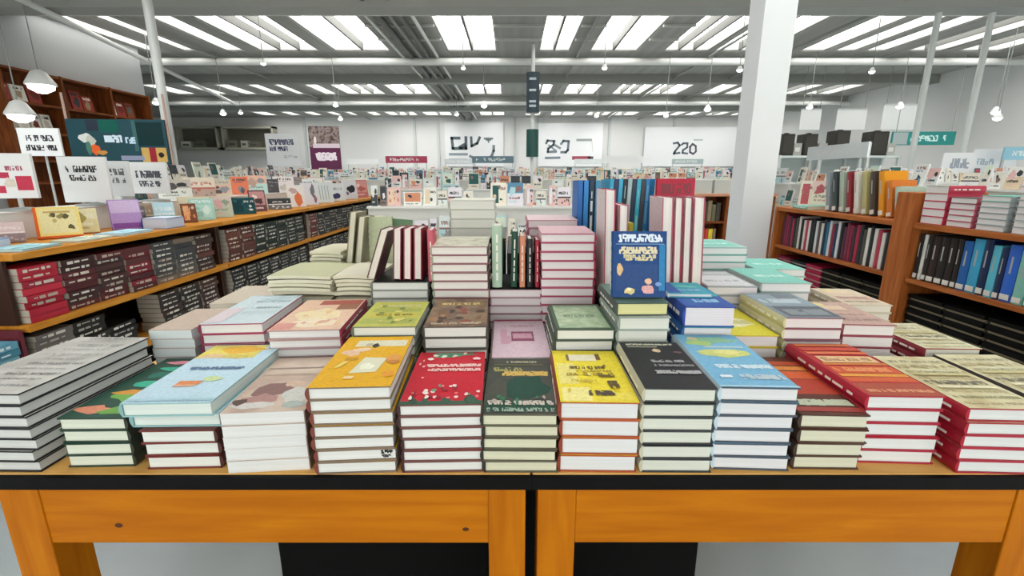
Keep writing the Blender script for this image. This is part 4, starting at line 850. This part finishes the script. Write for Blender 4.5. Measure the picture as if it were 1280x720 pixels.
facing(-2.77, 3.62, ZT, .14, .15, .016, AY, '#a08a74', 'tan picture book leaning below the tall white sign', rt(43, ['#b49c84', '#6a5444', '#c9bcae']), .3)
facing(-2.78, 3.78, ZT, .1, .15, .016, AY, '#b07a64', 'narrow brown-pink book leaning below the narrow white sign', rt(44, ['#c08a74', '#7a4a3c', '#d0c0b4']), .3)
facing(-2.75, 4.12, ZT, .24, .19, .016, AY, '#d8d0b4', 'wide cream book leaning below the white sign with slanted characters', rt(45, ['#dcd6c0', '#c0b498', '#b4a888']), .2)
# rear step on the top board with a second tier
ZS = ZT + .16
p = thing('display_step', 'white step along the back of the left top boards', 'riser', at(-3.0, 2.3, ZT))
MB().box((-.02, 0, .0), (.08, 6.5, .155), M('#d6d9d8', .5)).build('step_body', p); MB().box((-.21, -.005, .155), (.085, 6.505, .1595), M('#e0e2e0', .4)).build('step_top', p)
T2 = [('#d9dcd6', 'white'), ('#d8cfc0', 'ivory'), ('#c9bfa8', 'sand'), ('#d97a5c', 'orange-pink'), ('#b4d6d0', 'mint'), ('#4c4a4c', 'charcoal'), ('#dcd6d6', 'off-white'), ('#8a7a74', 'taupe'), ('#d9e0e2', 'icy white'), ('#c9a8a4', 'dusty pink'), ('#dfe2e0', 'chalk white'), ('#a8b4bc', 'grey-blue'), ('#e0dcd4', 'bone white'), ('#6a5a58', 'brown-grey'), ('#d3dae0', 'pale blue'), ('#c2a49a', 'clay'), ('#e2e2de', 'plain white')]
y = 4.3
for i, (c, cn) in enumerate(T2[:13]):
    wv, hv = RND.uniform(.17, .26), RND.uniform(.13, .22)
    facing(-3.03, y, ZS, wv, hv, .016, AY * .9, c, f"{cn} book facing out, {ORD[i]} along the white back step of the left shelving", rt(20 + i, [RND.choice(['#c0b8b0', '#9a8c88', '#d8b0a0', '#7a8088', '#e0e0da']), RND.choice(['#5a5458', '#b49a8c', '#a8b8b8']), RND.choice(['#3a3c44', '#8a8e94', '#b06a60'])]), .12)
    y += .345

# ================================================================== RIGHT BOOKCASES
RX = 2.4
def right_unit(y0, y1, lab, near_t, far_t, top=1.13):
    p = thing('bookcase', lab, 'bookcase', at(RX, y0, 0)); L = y1 - y0
    MB().box((0, near_t, .77), (.36, L - far_t, .795), REDW('y')).build('middle_shelf', p, bevel=.002)
    MB().box((-.01, near_t, top - .032), (.36, L - far_t, top), REDW('y')).build('top_board', p, bevel=.002)
    MB().box((.36, near_t, 0), (.375, L - far_t, top + .02), M('#1c1614', .6)).build('back_panel', p)
    MB().box((.01, near_t, 0), (.35, L - far_t, .1), M('#1a1412', .6)).build('plinth', p)
    if near_t: MB().box((-.015, 0, 0), (.4, near_t, 1.305 if near_t > .1 else 1.1), REDW('z')).build('end_panel', p, bevel=.004)
    if far_t: MB().box((-.02, L - far_t, 0), (.38, L, top), REDW('z')).build('end_panel', p, bevel=.003)
right_unit(2.8, 4.28, 'russet wooden bookcase between the pillar and the tall divider', .15, .03)
right_unit(1.96, 2.795, 'russet wooden bookcase right of the tall divider, nearer the viewer', .08, .0)

def spine_row(cols, y0, y1, z, hrange, trange, lab, grp, lean=0, strip='#dcd6cc', foot=None, depth=.15, name='shelved_book', xf=.04):
    y = y1; i = 0
    while True:
        t = RND.uniform(*trange); h = RND.uniform(*hrange)
        if y - t < y0: break
        cdesc = cols[i % len(cols)]
        c, cn = cdesc
        me = one_mesh_book(depth, h, t, c, c, '#d8d4ca', c, None, -1, False, strip, foot)
        o = link(name, me)
        # facing -x : rotate the spine from -y to -x
        R = Matrix.Rotation(-PI / 2, 4, 'Z')
        m = upright(UP_SPINE, depth, h, t, RX + xf + depth / 2, y - t / 2, z, -PI / 2, lean, 0)
        o.matrix_basis = m
        tag(o, lab.format(c=cn, o=ORD[i]), 'book', grp)
        y -= t * (1.0 if not lean else 1.0 / math.cos(lean)) + .004; i += 1
# unit beside the pillar: middle shelf of thin spines
mid = [('#5a2a40', 'plum'), ('#7a3048', 'wine'), ('#8c2440', 'crimson'), ('#3a3038', 'dark grey'), ('#a02c48', 'red'), ('#2c2e30', 'black'), ('#4a4a44', 'grey'), ('#dcd8d0', 'white'), ('#24282c', 'black'), ('#d8d4ce', 'white'), ('#b03a50', 'rose'), ('#deDAd4', 'pale'), ('#2a2e30', 'black'), ('#1c2226', 'black'), ('#cbd0d0', 'silver'), ('#5a4a4c', 'brown-grey'), ('#d8d4ca', 'ivory'), ('#22384a', 'navy'), ('#2a6a8c', 'blue'), ('#c8ccd0', 'light grey'), ('#8a2c3c', 'dark red'), ('#2a3a5a', 'indigo'), ('#d0d4d8', 'whitish'), ('#1c1e22', 'jet black')]
spine_row(mid, 2.96, 4.22, .7956, (.24, .275), (.026, .032), '{c} spine, {o} from the pillar on the middle shelf of the far right bookcase', 'spines on the middle right shelf', .0, '#d8d2c8', '#e0dcd4', .16)
# leaning larger books on its top board
topb = [('#8a949a', 'grey'), ('#3f4a4c', 'slate black'), ('#a8b8a8', 'pale green'), ('#8c3038', 'red'), ('#d8d6cc', 'ivory'), ('#b4ac78', 'khaki'), ('#4a3e38', 'dark brown'), ('#dc9420', 'amber orange'), ('#d27a34', 'orange'), ('#b4ccbc', 'celadon')]
y = 3.72
for i, (c, cn) in enumerate(topb):
    t = .045; h = .3 if i < 8 else .24
    if i == 9: h = .2
    me = book_meshes(.16, h, t, c, c, '#dcd8cc', c, spine_art='foot')
    make_book('shelved_book', f"{cn} book leaning on the top board of the far right bookcase, {ORD[i]} from pillar", me, upright(UP_SPINE, .16, h, t, RX + .16, y, 1.1305, -PI / 2, -.2, 0), 'book', 'large books leaning on the right bookcase')
    y -= .078 if i < 7 else .07
make_book('shelved_book', 'teal book lying at the pillar end of the far right bookcase', book_meshes(.3, .2, .03, '#7fb8ac', '#7fb8ac', '#dedac8', '#7fb8ac'), at(RX + .16, 3.965, 1.1305, 0), 'book', 'books at the pillar end of the right bookcase')
for i, (yy, c, cn, w, l) in enumerate([(4.175, '#d8d4c6', 'ivory', .15, .23), (3.98, '#dcd4c0', 'cream', .17, .2)]):
    make_book('shelved_book', f"{cn} book facing out at the pillar end of the far right bookcase", book_meshes(w, l, .016, c, c, '#dedac8', c, rt(60 + i, ['#d8c0b8', '#b05a64', '#8a8478'])), upright(UP_FACE, w, l, .016, RX + .2, yy, 1.1305 + (.0305 if i else 0), -.7, 0, .15), 'book', 'books at the pillar end of the right bookcase')
# lower shelves: thin dark volumes lying flat
def flat_piles(y0, y1, n_pile, cols, ztop, lab, grp, t=.034):
    L = (y1 - y0) / n_pile
    for k in range(n_pile):
        cy = y0 + L * (k + .5); n = int((ztop - .11) / (t + .0126)); c, cn = cols[k % len(cols)]
        me = one_mesh_book(.24, L - .012, t, c, c, '#8f8674', c, None, -1, False, None, None)
        for i in range(n):
            o = link('album', me); o.matrix_basis = at(RX + .145 + RND.uniform(-.004, .004), cy, .1008 + i * (t + .0126), RND.uniform(-.006, .006))
            tag(o, lab.format(c=cn, o=ORD[n - 1 - i], k=ORD[k]), 'album', grp)
# (the gap between volumes is closed by a thin pale slip board lying on each)
def slip(y0, y1): pass
flat_t = .0455
def flat2(y0, y1, n_pile, cols, n, lab, grp):
    L = (y1 - y0) / n_pile
    for k in range(n_pile):
        cy = y0 + L * (k + .5); c, cn, pg = cols[k % len(cols)]
        mb = MB(); w = .24; l = L - .014; t = flat_t; M = lambda c_: globals()['M'](c_, .7, .15)
        mb.box((-w / 2, -l / 2, 0), (w / 2, l / 2, .004), M(c)); mb.box((-w / 2, -l / 2, t - .02), (w / 2, l / 2, t), M(c)); mb.box((w / 2 - .004, -l / 2, .004), (w / 2, l / 2, t - .014), M(c))
        mb.box((-w / 2 + .012, -l / 2 + .004, .004), (w / 2 - .004, l / 2 - .004, t - .02), pages(pg)); me = mb.mesh('album')
        mb.box((-w / 2 + .002, -l / 2, .004), (-w / 2 + .011, l / 2, t - .034), M(c)); me = mb.mesh('album')
        for i in range(n):
            o = link('album', me); o.matrix_basis = at(RX + .15 + RND.uniform(-.004, .004), cy, .1006 + i * (t + .0006), RND.uniform(-.006, .006))
            tag(o, lab.format(c=cn, o=ORD[n - 1 - i], k=ORD[n_pile - 1 - k]), 'album', grp)
flat2(2.96, 4.24, 6, [('#090807', 'black', '#968d74'), ('#0b0a08', 'black', '#968d74'), ('#0e0b09', 'black-brown', '#968d74'), ('#a02444', 'crimson', '#c9c2b6'), ('#1e1c1e', 'black', '#d0ccc4'), ('#7c2038', 'wine red', '#c0b4aa')], 13, '{c} album, {o} from top in the {k} flat pile from the pillar end', 'flat albums in the far right bookcase')
flat2(2.05, 2.785, 3, [('#070605', 'black', '#968d74'), ('#080706', 'black', '#968d74'), ('#060505', 'black', '#968d74')], 13, '{c} album, {o} from top in the {k} flat pile from the divider', 'flat albums in the near right bookcase')
# nearer unit: middle shelf of large volumes
nb = [('#1e1c1c', 'black', .03), ('#d0d0cc', 'white', .022), ('#24201e', 'black', .028), ('#2a1c18', 'black-brown', .05), ('#1f1a18', 'dotted black', .05), ('#241c1a', 'dark brown', .045), ('#1c1816', 'black', .03), ('#1d5aa0', 'royal blue', .05), ('#3a9cc4', 'cyan', .055), ('#16264c', 'navy', .04), ('#58b4cc', 'turquoise', .04), ('#1a2850', 'dark blue', .03), ('#2a62c4', 'bright blue', .055), ('#7fbcae', 'mint', .05), ('#3f9078', 'sea green', .08), ('#143a34', 'dark green', .04)]
y = 2.785
for i, (c, cn, t) in enumerate(nb):
    h = RND.uniform(.25, .29) if i > 6 else .27
    me = book_meshes(.17, h, t, c, c, '#d6d6ce', c, spine_art='foot')
    if y - t < 2.045: break
    make_book('shelved_book', f"{cn} spine, {ORD[i]} from the divider on the near right bookcase's middle shelf", me, upright(UP_SPINE, .17, h, t, RX + .035 + .085, y - t / 2, .7956, -PI / 2, 0, 0), 'book', 'large spines on the near right bookcase')
    y -= t + .004
# four white piles on its top board
for k, (yy, n, t, edge, top, cn) in enumerate([(2.705, 5, .043, '#c23a54', '#b4ac9c', 'red-edged'), (2.535, 5, .031, '#b8586a', '#5a5a5c', 'rose-edged'), (2.365, 6, .0285, '#9aa4a6', '#5cb4a0', 'green-topped'), (2.185, 8, .031, '#a4acb0', '#4aae98', 'tall green-topped')]):
    me = book_meshes(.15, .2, t, edge, edge, '#e0dcdc', edge, None, 1); mt = book_meshes(.15, .2, t, top, edge, '#e0dcdc', top, None, 1)
    for i in range(n):
        m = at(RX + .105, yy, 1.1306 + i * (t + .0005), -PI / 2 + PI * 0 + RND.uniform(-.02, .02))
        make_book('shelved_book', f"white-paged book, {ORD[n - 1 - i]} from top in the {cn} pile on the near right bookcase", mt if i == n - 1 else me, m, 'book', 'white piles on the near right bookcase')

# brown bookcase behind the pillar
p = thing('bookcase', 'dark brown bookcase standing behind the pillar, facing the tables', 'bookcase', at(2.3, 6.5, 0))
MB().box((0, .3, 0), (1.3, .32, 1.13), DARKW('z')).build('back_panel', p)
for x in (0, .63, 1.26): MB().box((x, 0, 0), (x + .04, .3, 1.13), DARKW('z')).build('upright', p)
for z in (.08, .42, .76): MB().box((.04, .01, z), (.63, .3, z + .03), DARKW('x')).box((.67, .01, z), (1.26, .3, z + .03), DARKW('x')).build('shelf_board', p)
MB().box((-.02, -.02, 1.13), (1.32, .33, 1.16), M('#b07a5c', .5)).build('top_board', p)
i = 0
for zi, z in enumerate((.4505, .7905)):
    x = .06
    while x < 1.2:
        t = RND.uniform(.035, .06); h = RND.uniform(.22, .28)
        if .6 < x + t and x < .68: x = .69
        c, cn = RND.choice([('#4a3a26', 'brown'), ('#5a5a40', 'olive'), ('#c8b02a', 'yellow'), ('#b03424', 'red'), ('#6a3020', 'rust'), ('#7a6a50', 'tan'), ('#38302a', 'dark')]); i += 1
        if x + t > 1.25: break
        o = link('shelved_book', one_mesh_book(.15, h, t, c, c, '#d8d0bc', c, None, -1, False, '#d8d0b8')); o.matrix_basis = upright(UP_SPINE, .15, h, t, 2.3 + x + t / 2, 6.62, z)
        tag(o, f"{cn} spine, {ORD[i - 1]} in the brown bookcase behind the pillar", 'book', 'spines in the brown bookcase'); x += t + .006

# ================================================================== DISPLAY UNITS ACROSS THE HALL
PAS = [('#dfe0dc', 'white'), ('#d6d2c6', 'ivory'), ('#cfd8d8', 'pale grey'), ('#d8b4b0', 'blush'), ('#a8d0d4', 'aqua'), ('#cdd6c4', 'pale green'), ('#b04a58', 'rose red'), ('#3a4248', 'charcoal'), ('#d8c6a8', 'sand'), ('#5a8aa8', 'steel blue'), ('#c98a6c', 'apricot'), ('#dcd8e0', 'lilac white'), ('#7a6a64', 'taupe'), ('#e2ddd0', 'cream'), ('#2c5a58', 'petrol')]
WTS = [7, 6, 6, 3, 2, 2, 1, 2, 2, 1, 1, 4, 2, 5, 1]
far_spines = MB()
FACE = {}
def face_mesh(ci, v):
    k = (ci, v)
    if k not in FACE:
        c = PAS[ci][0]; w, l = [(.14, .2), (.17, .25), (.19, .15), (.07, .22), (.1, .16)][v]
        FACE[k] = (one_mesh_book(w, l, .018, c, c, '#dcdcd6', c, rt(ci * 3 + v, [PAS[(ci * 7 + v * 3 + 4) % 15][0], PAS[(ci * 5 + v + 8) % 15][0], '#3c3e44' if v != 1 else '#8a6a68'])), w, l)
    return FACE[k]
R3 = random.Random(5)
far_books = MB()
def display_unit(x, y, yaw, L, ztop, lab, short, header=None, spines=False, two=True, mass=False):
    Mx = at(x, y, 0, yaw)
    p = thing('display_unit', lab, 'display stand', Mx)
    wm = M('#d2d5d2', .5); D = .45
    MB().box((0, .0, .08), (L, D, ztop - .36), wm).build('cabinet_body', p)
    MB().box((.03, .03, 0), (L - .03, D - .03, .08), M('#8d918f', .5)).build('plinth', p)
    MB().box((-.01, -.02, ztop - .36), (L + .01, D, ztop - .335), M('#c9b08c', .5)).build('lower_tier', p)
    MB().box((0, .2, ztop - .335), (L, D, ztop - .02), wm).build('upper_body', p)
    MB().box((-.01, .18, ztop - .02), (L + .01, D, ztop), M('#dcdedb', .5)).build('upper_tier', p)
    if header:
        for xx in (.02, L - .05): MB().box((xx, D - .05, ztop), (xx + .03, D - .02, ztop + .55), M('#b4b8b6', .4)).build('header_post', p)
        MB().box((0, D - .075, ztop + .36), (L, D - .05, ztop + .56), M(header, .5)).build('header_board', p)
        mb = MB(); A = Art(mb, (0, D - .0755, ztop + .36), (L, 0, 0), (0, 0, .2), (0, -1, 0)); A.text(.1, .3, .8, .7, '#dfe2e2', 8, int(x * 10) % 50 + 3, .25); mb.build('lettering', p)
    i = 0
    tiers = [(ztop, .26, 'upper')] + ([(ztop - .335, .03, 'lower')] if two else [])
    for z, yy, tn in tiers:
        xx = .02; i = 0
        while True:
            ci = R3.choices(range(15), WTS)[0]; me, w, l = face_mesh(ci, R3.choice((0, 0, 1, 2, 3, 3, 4)))
            if xx + w > L: break
            mt = Mx @ upright(UP_FACE, w, l, .018, xx + w / 2, yy, z, R3.uniform(-.08, .08), 0, .16)
            if mass: add_to(far_books, me, mt); xx += w + R3.uniform(.005, .03); continue
            o = link('display_book', me); o.matrix_basis = mt
            tag(o, f"{PAS[ci][1]} face-out book, {ORD[i]} on {tn} tier of {short}", 'book', f'face-out books on {short}'); i += 1
            xx += w + R3.uniform(.01, .04)
def bookrow(x0, x1, y, ztop, rown, headers={}, two=True, mass=False):
    L = 1.25; n = int((x1 - x0) / (L + .05)); 
    for i in range(n):
        s = f"{ORD[i]} unit, {rown} row"
        display_unit(x0 + i * (L + .05), y, 0, L, ztop, f"white two-tier display, {ORD[i]} from left in the {rown} row of displays", s, headers.get(i), two=two, mass=mass)
bookrow(-1.55, 1.9, 4.9, 1.08, 'nearest', two=True)
bookrow(-2.0, 2.0, 7.2, 1.2, 'second')
bookrow(-6.0, 5.8, 10.2, 1.32, 'third', {}, two=False, mass=True)
bookrow(-9.0, 8.9, 14.2, 1.42, 'fourth', {4: '#a83a56', 6: '#5f7a86', 9: '#e0e2e2'}, two=False, mass=True)
bookrow(-10.5, 11.5, 19.0, 1.5, 'farthest', {3: '#e0e2e2', 6: '#c8cdd0', 10: '#cfd6d6', 13: '#a8b8b8'}, two=False, mass=True)
tag(far_books.build('display_books'), 'small face-out books crowding the farther display rows', 'book', None, 'stuff')
for i, yy in enumerate((5.3, 6.7, 8.1)):
    display_unit(-4.15, yy, PI / 2 - .0, 1.3, 1.34, f"white display along the second left aisle, {ORD[i]} from the near end", f"{ORD[i]} second-aisle left display")
for i, yy in enumerate((3.6, 5.0, 6.4, 7.8)):
    display_unit(4.3, yy + 1.3, -PI / 2, 1.3, 1.28, f"white display along the far right aisle, {ORD[i]} from the near end", f"{ORD[i]} right-aisle display", '#d6dde0' if i == 2 else None)
for i, xx in enumerate((5.2, 6.6, 8.0)):
    display_unit(xx, 7.6, -.15, 1.3, 1.3, f"white display at the right under the dark cases, {ORD[i]} from left", f"{ORD[i]} display under the dark cases", '#8fc0d4' if i == 2 else None)

# ================================================================== CAMERA, WORLD, RENDER LOOK
cam = bpy.data.cameras.new('camera'); co = bpy.data.objects.new('camera', cam); COL.objects.link(co)
cam.sensor_width = 36; cam.lens = 585 / 1280 * 36; cam.clip_start = .05
co.location = (0, 0, 1.40); co.rotation_euler = (math.radians(90 - 13.46), 0, 0)
S.camera = co
w = bpy.data.worlds.new('sky'); S.world = w; w.use_nodes = True
w.node_tree.nodes['Background'].inputs[0].default_value = (.8, .9, 1, 1); w.node_tree.nodes['Background'].inputs[1].default_value = 1.0
S.view_settings.view_transform = 'Standard'; S.view_settings.look = 'None'; S.view_settings.exposure = 0; S.view_settings.gamma = 1
S.view_settings.use_curve_mapping = False
S.cycles.use_denoising = True
S.cycles.max_bounces = 8; S.cycles.diffuse_bounces = 5
